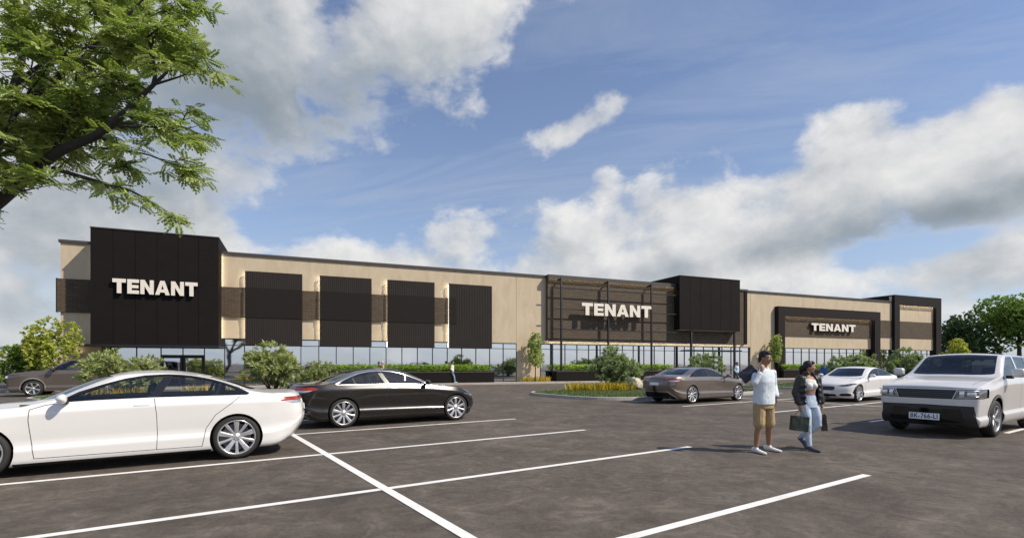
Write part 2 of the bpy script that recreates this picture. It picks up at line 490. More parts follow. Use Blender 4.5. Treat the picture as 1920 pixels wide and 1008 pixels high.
GLYPH = {
 'T': (1.0, [[(0,1),(0,.74),(.33,.74),(.33,0),(.67,0),(.67,.74),(1,.74),(1,1)]]),
 'E': (.88, [[(0,1),(0,0),(.88,0),(.88,.24),(.33,.24),(.33,.39),(.84,.39),(.84,.61),(.33,.61),(.33,.76),(.88,.76),(.88,1)]]),
 'N': (1.02, [[(0,1),(0,0),(.31,0),(.31,.56),(.70,0),(1.02,0),(1.02,1),(.71,1),(.71,.44),(.32,1)]]),
 'A': (1.14, [[(.40,1),(0,0),(.33,0),(.395,.18),(.745,.18),(.81,0),(1.14,0),(.74,1)], [(.47,.39),(.57,.70),(.67,.39)]]),
}
def sign(parent, text, s0, s1, z0, z1, y, th=.16):
    """raised letters: front faces and returns, one child per letter"""
    H = z1-z0; gap = .10
    tot = sum(GLYPH[c][0] for c in text)+gap*(len(text)-1)
    k = (s1-s0)/tot
    root = thing('sign', (0, 0, 0), parent=parent); x = s0
    for ch in text:
        w, polys = GLYPH[ch]
        cu = bpy.data.curves.new('letter', 'CURVE'); cu.dimensions = '2D'; cu.fill_mode = 'BOTH'; cu.extrude = th/2
        for P in polys:
            sp = cu.splines.new('POLY'); sp.points.add(len(P)-1)
            for pt, (a, b) in zip(sp.points, P): pt.co = (a*k, b*H, 0, 1)
            sp.use_cyclic_u = True
        tmp = bpy.data.objects.new('letter', cu); COL.objects.link(tmp); me = mesh_of(tmp); bpy.data.objects.remove(tmp)
        o = link('letter', me, [MATS['letter_face'], MATS['letter_side']], root)
        me.polygons.foreach_set('material_index', [0 if p.normal.z > .5 else 1 for p in me.polygons])
        o.rotation_euler = (PI/2, 0, 0); o.location = (x, y-th/2, z0)
        x += (w+gap)*k
    return root

def window(parent, s0, s1, y=.0, head=3.38, trans=2.91, low=1.02, sill=.12, fw=.055):
    f = MB(); d0, d1 = y-.02, y+.09
    f.box((s0, d0, sill), (s0+fw/2, d1, head)); f.box((s1-fw/2, d0, sill), (s1, d1, head))
    a, b = s0+fw/2, s1-fw/2
    f.box((a, d0, sill), (b, d1, sill+.06)); f.box((a, d0, head-.06), (b, d1, head))
    for z in (trans, low):
        if z: f.box((a, d0+.005, z-.025), (b, d1, z+.025))
    o = f.build('window', MATS['frame_black'], parent)
    g = MB(); zs = [sill+.06]+[z for z in (low, trans) if z]+[head-.06]
    for z0, z1 in zip(zs[:-1], zs[1:]):
        g.add([(a, y+.03, z0), (b, y+.03, z0), (b, y+.03, z1), (a, y+.03, z1)], [(0,1,2,3)])
    g.build('pane', MATS['shop_glass'], o)
    return o

def build_building():
    building_mats()
    B = thing('retail_building', (0, 44, 0), TH_B, 'long low beige shop block with black panel towers and three TENANT signs', 'building')
    st = MATS['stucco']
    ZT = 9.22; HD = 3.40; D = 34.0
    w = MB()                     # front wall above the glazing and the solid piers
    w.box((-30.66, .0, HD), (50.95, .30, ZT)); w.box((50.95, .004, HD), (60.30, .30, 10.0))
    for a, b in ((-30.66, -28.55), (.42, 2.66), (27.42, 32.60), (47.72, 48.05), (50.92, 51.98), (59.36, 60.30)):
        w.box((a, .0, 0), (b, .30, HD))
    w.box((-30.66, .30, 0), (-30.36, D, ZT)); w.box((60.0, .30, 0), (60.30, D, 9.2)); w.box((-30.36, D-.3, 0), (60.0, D, ZT))
    w.build('wall', st, B)
    j = MB()
    for s in (.40, 27.45): j = MB(); j.box((s-.012, -.004, .12), (s+.012, .0, ZT-.02)); j.build('control_joint', mat('joint', (.22,.18,.13), .9), B)
    r = MB(); r.box((-30.36, .30, 8.80), (60.0, D-.3, 8.88)); r.build('roof', MATS['roof_membrane'], B)
    for k, (rs, ry) in enumerate(((-12, 14), (8, 18), (33, 15), (48, 22))):
        u = MB(); u.rbox((rs-1.4, ry-1.0, 8.9), (rs+1.4, ry+1.0, 9.9), .05); u.build('roof_unit', mat('unit_grey', (.45,.46,.46), .5, .3), B)
    c = MB(); c.box((-30.74, -.10, ZT), (50.95, .38, 9.40)); c.box((-30.74, .38, ZT), (-30.30, D+.08, 9.40)); c.box((-30.30, D-.36, ZT), (60.3, D+.08, 9.40))
    c.build('parapet_cap', MATS['coping'], B)
    # dark interior behind the glazing
    i = MB(); i.box((-28.5, 7.0, .12), (59.3, 7.1, HD)); i.box((-28.5, .32, .10), (59.3, 7.0, .12)); i.box((-28.5, .32, HD), (59.3, 7.0, HD+.05))
    i.build('shop_interior', MATS['shop_interior'], B)
    # brick bands
    for a, b, y in ((-30.80, -28.67, -.13), (-21.79, -4.75, -.13), (48.00, 51.3, -.06), (51.3, 59.4, -.06)):
        m = MB(); m.box((a, y, 4.86), (b, .0, 6.95)); m.build('brick_band', MATS['brick'], B)
    m = MB(); m.box((-30.84, -.16, 4.84), (-30.80, .10, 6.97)); m.build('band_end_cap', MATS['frame_black'], B)
    # ribbed dark panels with a light strip behind the left edge
    for k in range(4):
        s0 = -20.33+4.893*k; s1 = s0+3.70
        p = MB(); p.box((s0, -.34, 2.90), (s1, -.22, 8.11), 1)
        for q in range(26):
            x = s0+.045+q*(s1-s0-.09)/25.5; p.box((x, -.362, 2.92), (x+.075, -.34, 8.09))
        o = p.build('ribbed_panel', [MATS['rib_metal'], mat('rib_base', (.029,.024,.021), .7, spec=.2)], B)
        d = MB()
        e = s1+.0 if k < 3 else s0+.62
        d.box((s0-.006, -.385, 4.86), (e, -.365, 6.95))
        for q in range(34 if k < 3 else 6):
            x = s0+.03+q*.108; d.box((x, -.392, 4.88), (x+.05, -.385, 6.93))
        d.build('perforated_band', MATS['rib_dark'], o)
        l = MB(); l.box((s0+.02, -.218, 2.95), (s0+.06, -.118, 8.06)); l.m = [1, 1, 1, 1, 0, 0]; l.build('light_strip', [MATS['led'], MATS['frame_black']], o)
        f = MB(); f.box((s0+.75, -.218, 2.95), (s0+.95, .0, 8.06)); f.build('panel_bracket', MATS['frame_black'], o)
    # tower over the left entrance
    t = MB(); t.box((-28.67, -1.60, 2.83), (-21.79, -.14, 9.97)); t.box((-28.67, .40, 9.40), (-21.79, 4.6, 9.97)); t.box((-28.67, -.14, 9.42), (-21.79, .40, 9.97))
    tw = t.build('entrance_tower', MATS['black_metal'], B)
    e = MB()
    for q in range(1, 6):
        x = -28.67+6.88*q/6; e.box((x-.012, -1.606, 2.85), (x+.012, -1.60, 9.95))
    e.build('panel_seam', MATS['seam'], tw)
    e = MB(); e.box((-28.70, -1.64, 9.97), (-21.76, 4.63, 10.03)); e.build('tower_cap', MATS['coping'], tw)
    e = MB(); e.box((-28.63, -.138, 2.9), (-28.59, -.04, 9.2)); e.m = [1, 1, 1, 1, 0, 0]; e.build('light_strip', [MATS['led'], MATS['frame_black']], tw)
    e = MB(); e.box((-21.87, -.138, 2.9), (-21.83, -.06, 9.2)); e.m = [1, 1, 1, 0, 0, 1]; e.build('light_strip', [mat('led_dim', (1,.9,.75), .5, emit=(1.0,.88,.70), estr=LED*.7), MATS['frame_black']], tw)
    for bx in (-28.0, -22.6): e = MB(); e.box((bx, -.138, 2.9), (bx+.28, .0, 9.2)); e.build('panel_bracket', MATS['frame_black'], tw)
    e = MB(); e.box((-29.75, -1.75, 2.70), (-21.75, -.02, 2.825)); e.build('canopy', MATS['frame_black'], B)
    sign(tw, 'TENANT', -27.51, -22.96, 6.0, 6.90, -1.66)
    # windows: left shop
    lft = [-28.55, -28.1, -26.70, -25.35]
    for a, b in zip(lft[:-1], lft[1:]): window(B, a, b, low=0)
    x = -22.84
    for a, b in ((-22.84, -21.62),): window(B, a, b, low=0)
    for a, b in ((-25.35, -24.10), (-24.10, -22.84)):
        d = window(B, a, b, low=0, trans=2.20, sill=2.14)
        dd = MB(); dd.box((a+.03, -.05, .13), (a+.16, .05, 2.14)); dd.box((b-.16, -.05, .13), (b-.03, .05, 2.14)); dd.box((a+.16, -.05, .13), (b-.16, .05, .36)); dd.box((a+.16, -.05, 2.0), (b-.16, .05, 2.14))
        do = dd.build('door', MATS['frame_black'], B)
        g = MB(); g.add([(a+.16, .0, .36), (b-.16, .0, .36), (b-.16, .0, 2.0), (a+.16, .0, 2.0)], [(0,1,2,3)]); g.build('pane', MATS['shop_glass'], do)
        h = MB(); hx = b-.22 if a < -25 else a+.22
        h.tube([(hx, -.10, .75), (hx, -.10, 1.45)], .018, 8); h.build('handle', MATS['letter_face'], do)
    s = -21.62
    for k in range(18):
        s0 = s+1.2245*k; window(B, s0, s0+1.2245, low=1.02)
    # middle shop: brick field on a proud panel, framed by a trellis
    f = MB(); f.box((3.22, -.40, 3.69), (26.10, .0, 9.21)); fo = f.build('brick_field', MATS['brick_wide'], B)
    f = MB(); f.box((26.10, -.46, 3.66), (26.50, .0, 9.21)); f.build('field_edge', MATS['black_metal'], fo)
    f = MB(); f.box((3.15, -.50, 9.215), (26.55, -.10, 9.395)); f.build('field_cap', MATS['coping'], fo)
    f = MB(); f.box((3.3, -.33, 3.655), (26.0, -.20, 3.685)); f.build('light_strip', mat('led_base', (1,.9,.75), .5, emit=(1.0,.94,.84), estr=9.5), fo)
    f = MB(); f.box((3.22, -.40, 3.61), (26.10, -.37, 3.688)); f.build('field_lip', MATS['frame_black'], fo)
    f = MB(); f.box((3.3, -.60, 9.17), (16.9, -.54, 9.20)); f.build('light_strip', mat('led_soft', (1,.9,.75), .5, emit=(1.0,.84,.60), estr=15), fo)
    f = MB(); f.box((3.15, -.68, 9.05), (16.97, -.64, 9.395)); f.box((3.15, -.64, 9.21), (16.97, -.505, 9.395)); f.build('light_cove', MATS['coping'], fo)
    tr = thing('trellis', parent=B)
    for sx in (4.25, 9.07, 13.86):
        p = MB(); p.rbox((sx-.075, -1.02, .12), (sx+.075, -.87, 9.15), .01); p.build('post', MATS['frame_black'], tr)
    for z in (8.22, 6.40, 4.64):
        p = MB(); p.box((3.4, -.97, z-.045), (17.0, -.92, z+.045)); p.build('rail', MATS['frame_black'], tr)
    for sx in (4.25, 9.07, 13.86):
        p = MB(); p.box((sx-.05, -.90, 8.95), (sx+.05, -.40, 9.08)); p.build('bracket', MATS['frame_black'], tr)
    sign(B, 'TENANT', 6.17, 13.65, 5.93, 7.02, -1.04)
    for k in range(20):
        s0 = 2.70+1.2245*k
        if k in (15, 16):
            d = window(B, s0, s0+1.2245, low=0, trans=2.40, sill=2.34)
            dd = MB(); a, b = s0, s0+1.2245
            dd.box((a+.03, -.05, .13), (a+.15, .05, 2.34)); dd.box((b-.15, -.05, .13), (b-.03, .05, 2.34)); dd.box((a+.15, -.05, .13), (b-.15, .05, .34)); dd.box((a+.15, -.05, 2.2), (b-.15, .05, 2.34))
            do = dd.build('door', MATS['frame_black'], B)
            g = MB(); g.add([(a+.15, .0, .34), (b-.15, .0, .34), (b-.15, .0, 2.2), (a+.15, .0, 2.2)], [(0,1,2,3)]); g.build('pane', MATS['shop_glass'], do)
        else: window(B, s0, s0+1.2245, low=1.02)
    # black box over the middle entrance, on two posts
    b = MB(); b.box((16.98, -1.20, 4.92), (24.70, -.405, 10.10)); b.box((16.98, -.405, 9.42), (24.70, 3.2, 10.10))
    bo = b.build('entrance_box', MATS['black_metal'], B)
    e = MB()
    for q in range(1, 6):
        x = 16.98+7.72*q/6; e.box((x-.012, -1.206, 4.94), (x+.012, -1.20, 10.08))
    e.build('panel_seam', MATS['seam'], bo)
    e = MB(); e.box((16.95, -1.24, 10.10), (24.73, 3.23, 10.16)); e.build('box_cap', MATS['coping'], bo)
    e = MB(); e.box((17.05, -1.14, 4.895), (24.63, -.46, 4.92)); e.build('soffit', mat('soffit', (.45,.41,.36), .6), bo)
    for sx in (18.55, 24.15):
        p = MB(); p.rbox((sx-.09, -1.10, .12), (sx+.09, -.92, 4.895), .01); p.build('support_post', MATS['frame_black'], bo)
    e = MB(); e.box((18.7, -.62, 2.88), (25.6, .0, 3.02)); e.build('door_canopy', MATS['frame_black'], B)
    # right shop: square portal with brick field
    p = MB()
    p.box((30.98, -.50, .12), (31.97, .0, 7.86)); p.box((46.98, -.50, .12), (48.0, .0, 7.86)); p.box((31.97, -.50, 6.93), (46.98, .0, 7.86))
    po = p.build('portal', MATS['rib_dark'], B)
    m = MB(); m.box((31.97, -.10, 4.72), (46.98, .0, 6.93)); m.build('brick_band', MATS['brick'], po)
    l = MB(); l.box((31.97, -.50, 6.84), (46.98, -.46, 6.928)); l.build('light_cove', MATS['rib_dark'], po)
    l = MB(); l.box((32.1, -.36, 6.895), (46.8, -.30, 6.925)); l.build('light_strip', mat('led_low', (1,.9,.75), .5, emit=(1.0,.88,.70), estr=15), po)
    sign(po, 'TENANT', 36.2, 43.6, 5.36, 6.20, -.12, .30)
    for k in range(12):
        s0 = 32.62+1.2533*k; window(B, s0, s0+1.2533, low=1.02)
    for k in range(2): window(B, 48.07+1.42*k, 48.07+1.42*(k+1), low=1.02)
    # tall black portal at the right end
    p = MB()
    p.box((50.95, -.36, .12), (51.95, .0, 10.15)); p.box((59.40, -.36, .12), (60.50, .5, 10.15)); p.box((51.95, -.36, 9.02), (59.40, .0, 10.15))
    p.box((50.95, .302, 9.42), (60.50, 4.5, 10.15)); p.box((50.95, .0, 10.005), (60.5, .302, 10.15))
    pe = p.build('end_portal', MATS['rib_dark'], B)
    l = MB(); l.box((51.95, -.36, 8.93), (59.40, -.33, 9.018)); l.build('light_cove', MATS['rib_dark'], pe)
    l = MB(); l.box((52.0, -.22, 8.985), (59.35, -.16, 9.015)); l.build('light_strip', mat('led_end', (1,.9,.75), .5, emit=(1.0,.88,.70), estr=8), pe)
    for k in range(6): window(B, 51.98+1.23*k, 51.98+1.23*(k+1), low=1.02)
    # cylinder wall lamps
    for s in (-29.75, 28.6):
        p = MB(); p.lathe([(0, -.25), (.085, -.25), (.09, -.24), (.09, .24), (.085, .25), (0, .25)], 16, axis='z', c=(s, -.16, 2.02)); p.box((s-.04, -.10, 1.9), (s+.04, .0, 2.1))
        o = p.build('wall_lamp', MATS['frame_black'], B)
        g = MB(); g.lathe([(0, .0), (.07, .0)], 14, axis='z', c=(s, -.16, 2.275), smooth=False); g.build('lamp_glow', mat('lamp_glow', (1,.9,.7), .5, emit=(1,.82,.55), estr=30), o)
    return B

def on_front(s, out, z=0.0):
    """a point s along the shop front, 'out' metres in front of it"""
    c, n = math.cos(TH_B), math.sin(TH_B)
    return Vector((c*s+n*out, 44+n*s-c*out, z))

def build_front_walk():
    k = MB(); V = []
    def slab(name, s0, s1, o0, o1, z, m):
        p = MB(); P = [on_front(s0, o1), on_front(s1, o1), on_front(s1, o0), on_front(s0, o0)]
        n = 4; p.add([(q.x, q.y, 0) for q in P]+[(q.x, q.y, z) for q in P], [(4,5,6,7), (0,1,5,4), (1,2,6,5), (2,3,7,6), (3,0,4,7)])
        o = p.build(name, m); tag(o, kind='structure'); return o
    slab('pavement', -33, 64, .0, 2.35, .11, MATS['pave'])
    slab('kerb', -33, 64, 2.35, 2.52, .115, MATS['concrete'])

def planter(s0, s1, label, hlabel, seed, out=1.05, dep=.75):
    r = thing('planter_box', on_front((s0+s1)/2, out-dep/2), TH_B, label, 'planter', 'black planters along the shop front')
    L = (s1-s0)/2; p = MB()
    p.box((-L, -dep/2, .11), (L, dep/2, .93))
    p.build('box', MATS['black_metal'], r)
    c = MB(); c.box((-L-.03, -dep/2-.03, .93), (L+.03, dep/2+.03, 1.0)); c.build('rim_cap', MATS['coping'], r)
    s = MB(); s.box((-L+.05, -dep/2+.05, 1.0), (L-.05, dep/2-.05, 1.02)); s.build('soil', mat('soil', (.05,.035,.022), .95), r)
    rnd = random.Random(seed); G = MB()
    n = int((s1-s0)*72)
    for k in range(n):
        q = Vector((rnd.uniform(-L+.04, L-.04), rnd.uniform(-dep/2+.03, dep/2-.03), 1.02+rnd.uniform(.02, .50)))
        for _ in range(4):
            a = rnd.uniform(0, 2*PI)
            add_leaf(G, q, Vector((math.cos(a), math.sin(a), rnd.uniform(-.2, .9))), Vector((0, 0, 1)), rnd.uniform(.14, .24), rnd.uniform(.08, .13), rnd.randrange(3), .2)
    h = G.build('hedge', [leaf_mat('lime_a', (.29,.44,.05), .4), leaf_mat('lime_b', (.18,.31,.04), .4), leaf_mat('lime_c', (.42,.56,.11), .4)])
    h.location = on_front((s0+s1)/2, out-dep/2); h.rotation_euler = (0, 0, TH_B)
    tag(h, hlabel, 'hedge', 'lime green planting in the planters')
# ================================================================ cars
def interp(pts, x):
    """monotone cubic through (x, value) points"""
    xs = np.array([p[0] for p in pts], float); ys = np.array([p[1] for p in pts], float)
    d = np.diff(ys)/np.diff(xs)
    m = np.zeros(len(xs)); m[0] = d[0]; m[-1] = d[-1]
    for i in range(1, len(xs)-1):
        if d[i-1]*d[i] > 0:
            w1 = 2*(xs[i+1]-xs[i])+(xs[i]-xs[i-1]); w2 = (xs[i+1]-xs[i])+2*(xs[i]-xs[i-1])
            m[i] = (w1+w2)/(w1/d[i-1]+w2/d[i])
    x = np.clip(np.asarray(x, float), xs[0], xs[-1])
    i = np.clip(np.searchsorted(xs, x)-1, 0, len(xs)-2)
    h = xs[i+1]-xs[i]; t = (x-xs[i])/h
    return ((1+2*t)*(1-t)**2*ys[i] + t*(1-t)**2*h*m[i] + t*t*(3-2*t)*ys[i+1] + t*t*(t-1)*h*m[i+1])

def sstep(a, b, x):
    t = np.clip((x-a)/(b-a), 0, 1); return t*t*(3-2*t)

def inpoly(p, poly):
    x, y = p; c = False; n = len(poly); j = n-1
    for i in range(n):
        xi, yi = poly[i]; xj, yj = poly[j]
        if (yi > y) != (yj > y) and x < (xj-xi)*(y-yi)/(yj-yi)+xi: c = not c
        j = i
    return c

class Shell:
    """half (y >= 0) car skin: a fine lofted grid that outlines are then cut into"""
    def __init__(s, P):
        x0, x1 = P['x0'], P['x1']; r = P.get('endr', .16)
        xs = np.concatenate([x0 + r*(1-np.cos(np.linspace(0, PI/2, 12)))[:-1]*1.0,
                             np.linspace(x0+r, x1-r, 110),
                             (x1 - r*(1-np.cos(np.linspace(0, PI/2, 12)))[::-1])[1:]])
        zt0 = interp(P['top'], xs); zs0 = interp(P['shoulder'], xs); w0 = interp(P['width'], xs)
        zb0 = interp(P['bottom'], xs)
        # rounded ends
        T = np.maximum(np.clip((x0+r-xs)/r, 0, 1), np.clip((xs-(x1-r))/r, 0, 1))
        q = (1-np.minimum(T, .9995)**2.6)**(1/2.6)
        zm = interp(P.get('mid', [(x0, .6), (x1, .5)]), xs)
        zt = zm+(zt0-zm)*q; zb = zm+(zb0-zm)*q; w = w0*(.80+.20*q)
        zs = np.minimum(zm+(zs0-zm)*q, zt-.012*q)
        prof = P['profile']; tum = P['tumble']
        rows = []
        for i, x in enumerate(xs):
            crown = float(interp(P['crown'], x))
            pts = []
            wb = w[i]-P['belt_in']
            for t in np.linspace(0, 1, 7)[:-1]: pts.append((t*(w[i]-P['sill_in']), zb[i]))
            for t in np.linspace(0, 1, 34):
                tt = t
                z = zb[i]+(zs[i]-zb[i])*tt
                y = w[i]+float(np.interp(tt, [a for a, _ in prof], [b for _, b in prof]))*min(1, q[i]+.2)
                for xw, _ in P['wheels']:
                    y += P['flare']*math.exp(-((x-xw)/.40)**2)*math.exp(-((z-.62)/.35)**2)*q[i]
                pts.append((y, z))
            y_s, z_s = pts[-1]
            zc = max(z_s+.002, zt[i]-crown*q[i])
            yc = max(.1, y_s-tum*(zc-z_s))
            rr = min(.075, .45*(zc-z_s), .3*yc)
            n = Vector((yc-y_s, zc-z_s)); ln = n.length
            n = n/ln if ln > 1e-6 else Vector((-1, 0))
            for t in np.linspace(0, 1, 17)[1:]:
                e = ln-rr
                pts.append((y_s+n.x*e*t, z_s+n.y*e*t))
            # roof: rounded corner then crown
            top0 = Vector((yc+n.x*-rr, zc-n.y*rr)); y2 = yc-rr
            z2 = zt[i]-(zt[i]-zc)*(y2/yc)**2
            for t in np.linspace(0, 1, 6)[1:]:
                a = top0*(1-t)**2+Vector((yc, zc))*2*t*(1-t)+Vector((y2, z2))*t*t
                pts.append((a.x, a.y))
            for t in np.linspace(0, 1, 17)[1:]:
                y = y2*(1-t); pts.append((y, zt[i]-(zt[i]-zc)*(y/yc)**2))
            row = []
            for (y, z) in pts:
                yr = min(1, y/max(w0[i], .1))
                dx = -P['bow_f']*yr**2.4*sstep(x1-1.0, x1, x) + P['bow_r']*yr**2.4*sstep(x0+.9, x0, x)
                hz = sstep(0, .12, z-zs0[i])
                dx += -P['ws_bow']*yr**2*hz*sstep(P['ws'][0], P['ws'][1], x)*sstep(P['ws'][2]+.5, P['ws'][2], x)
                dx += P['bl_bow']*yr**2*hz*sstep(P['bl'][1], P['bl'][0], x)
                # lean of nose and tail
                dx += -P.get('lean_f', 0)*max(0, z-.55)*sstep(x1-.5, x1, x) + P.get('lean_r', 0)*max(0, z-.75)*sstep(x0+.5, x0, x)
                dx += P.get('tuck_r', 0)*max(0, .62-z)*sstep(x0+.5, x0, x) - P.get('tuck_f', 0)*max(0, .42-z)*sstep(x1-.5, x1, x)
                row.append((x+dx, y, z))
            rows.append(row)
        G = np.array(rows); s.G = G
        ns, nt = G.shape[:2]
        du = np.gradient(G, axis=0); dv = np.gradient(G, axis=1)
        N = np.cross(dv, du); N /= np.maximum(np.linalg.norm(N, axis=2, keepdims=True), 1e-9)
        if N[ns//2, 20, 1] < 0: N = -N
        N[:, -1, 1] = 0; N[:, 0] = (0, 0, -1)
        N /= np.maximum(np.linalg.norm(N, axis=2, keepdims=True), 1e-9)
        bm = bmesh.new(); s.bm = bm
        s.nl = bm.verts.layers.float_vector.new('nrm'); s.tl = bm.faces.layers.int.new('tag')
        vs = [[None]*nt for _ in range(ns)]
        for i in range(ns):
            for j in range(nt):
                v = bm.verts.new(G[i, j]); v[s.nl] = Vector(N[i, j]); vs[i][j] = v
        for i in range(ns-1):
            for j in range(nt-1):
                bm.faces.new((vs[i][j], vs[i][j+1], vs[i+1][j+1], vs[i+1][j]))
        for i in (0, ns-1):
            sg = -1 if i == 0 else 1
            vv = [bm.verts.new(v.co) for v in vs[i]]
            for v in vv: v[s.nl] = Vector((sg, 0, 0))
            bm.faces.new(vv if i else vv[::-1])
        bm.normal_update()
    def cut(s, poly, axis='y', pred=None, tag=1, only=None):
        ia, ib = {'y': (0, 2), 'x': (1, 2), 'z': (0, 1)}[axis]
        bm = s.bm; n = len(poly)
        px = [p[0] for p in poly]; pz = [p[1] for p in poly]
        bb = (min(px)-1e-4, max(px)+1e-4, min(pz)-1e-4, max(pz)+1e-4)
        def fb(f):
            a = [v.co[ia] for v in f.verts]; b = [v.co[ib] for v in f.verts]
            return min(a), max(a), min(b), max(b)
        def ov(b, q): return b[0] <= q[1] and b[1] >= q[0] and b[2] <= q[3] and b[3] >= q[2]
        cand = [f for f in bm.faces if (pred is None or pred(f.calc_center_median(), f.normal)) and ov(fb(f), bb)]
        cand = set(cand)
        for i in range(n):
            a, b = poly[i], poly[(i+1) % n]
            eb = (min(a[0], b[0])-1e-4, max(a[0], b[0])+1e-4, min(a[1], b[1])-1e-4, max(a[1], b[1])+1e-4)
            fs = [f for f in cand if f.is_valid and ov(fb(f), eb)]
            if not fs: continue
            no = [0, 0, 0]; no[ia] = -(b[1]-a[1]); no[ib] = b[0]-a[0]
            co = [0, 0, 0]; co[ia] = a[0]; co[ib] = a[1]
            geom = set(fs)
            for f in fs: geom.update(f.edges); geom.update(f.verts)
            r = bmesh.ops.bisect_plane(bm, geom=list(geom), dist=1e-5, plane_co=co, plane_no=no)
            cand = {f for f in cand if f.is_valid}
            cand.update(g for g in r['geom'] if isinstance(g, bmesh.types.BMFace))
        for f in cand:
            if not f.is_valid: continue
            c = f.calc_center_median()
            if pred is not None and not pred(c, f.normal): continue
            if only is not None and f[s.tl] not in only: continue
            if inpoly((c[ia], c[ib]), poly): f[s.tl] = tag
    def strip(s, line, width, axis='y', pred=None, tag=9, only=None):
        for a, b in zip(line[:-1], line[1:]):
            a, b = Vector(a), Vector(b); d = (b-a); d.normalize(); n = Vector((-d.y, d.x))*width/2; e = d*width*.2
            s.cut([tuple(a-n-e), tuple(b-n+e), tuple(b+n+e), tuple(a+n-e)], axis, pred, tag, only)
    def mesh(s, name, tags, side=0, matmap=None, off=0.0, flip=False):
        """tags -> mesh; side 0 both halves, 1 the +y half, -1 the mirrored half; matmap tag -> slot"""
        V = []; F = []; N = []; M = []; ix = {}
        fs = [f for f in s.bm.faces if f[s.tl] in tags]
        for sg in ((1, -1) if side == 0 else (side,)):
            for f in fs:
                ids = []
                for v in f.verts:
                    k = (v.index if True else 0, sg)
                    if k not in ix:
                        n = v[s.nl].normalized()
                        c = v.co+n*off
                        ix[k] = len(V); V.append((c.x, c.y*sg, c.z)); N.append((n.x, n.y*sg, n.z))
                    ids.append(ix[k])
                fl = (sg < 0) != flip
                F.append(ids[::-1] if fl else ids)
                M.append((matmap or {}).get(f[s.tl], 0))
        me = bpy.data.meshes.new(name)
        me.from_pydata(V, [], F)
        me.polygons.foreach_set('material_index', M)
        me.polygons.foreach_set('use_smooth', [True]*len(F))
        me.update()
        if not flip and len(V): me.normals_split_custom_set_from_vertices(N)
        return me

def circ(cx, cz, r, n=32, a0=0, a1=2*PI): return [(cx+r*math.cos(a0+(a1-a0)*k/n), cz+r*math.sin(a0+(a1-a0)*k/n)) for k in range(n)]
SIDE = lambda c, n: n.y > .25 and c.y > .3
FRONT = lambda c, n: n.x > .12 and c.x > .5
REAR = lambda c, n: n.x < -.12 and c.x < -.5
TOPF = lambda c, n: n.z > .15 and c.x > -.6
TOPR = lambda c, n: n.z > .15 and c.x < -.3

def car_materials(name, paint, rough=.28, metal=0.0, coat=1.0):
    return mat(name, paint, rough, metal, coat=coat)

def glass_mat(name, tint=(.55,.6,.6), dark=.35):
    """thin car glass: see-through, tinted, with a clear reflection"""
    if name in MATS: return MATS[name]
    m = bpy.data.materials.new(name); m.use_nodes = True
    nt = m.node_tree; t = NT(nt); nt.nodes.clear()
    out = t.n('ShaderNodeOutputMaterial')
    tr = t.n('ShaderNodeBsdfTransparent'); tr.inputs[0].default_value = (*[c*dark for c in tint], 1)
    gl = t.n('ShaderNodeBsdfGlossy'); gl.inputs['Roughness'].default_value = .004
    gl.inputs[0].default_value = (.9, .93, .95, 1)
    fr = t.n('ShaderNodeFresnel'); fr.inputs[0].default_value = 1.55
    fac = t.m('ADD', t.m('MULTIPLY', fr.outputs[0], .95), .02)
    mx = t.n('ShaderNodeMixShader')
    nt.links.new(fac, mx.inputs[0]); nt.links.new(tr.outputs[0], mx.inputs[1]); nt.links.new(gl.outputs[0], mx.inputs[2])
    nt.links.new(mx.outputs[0], out.inputs[0])
    MATS[name] = m
    return m

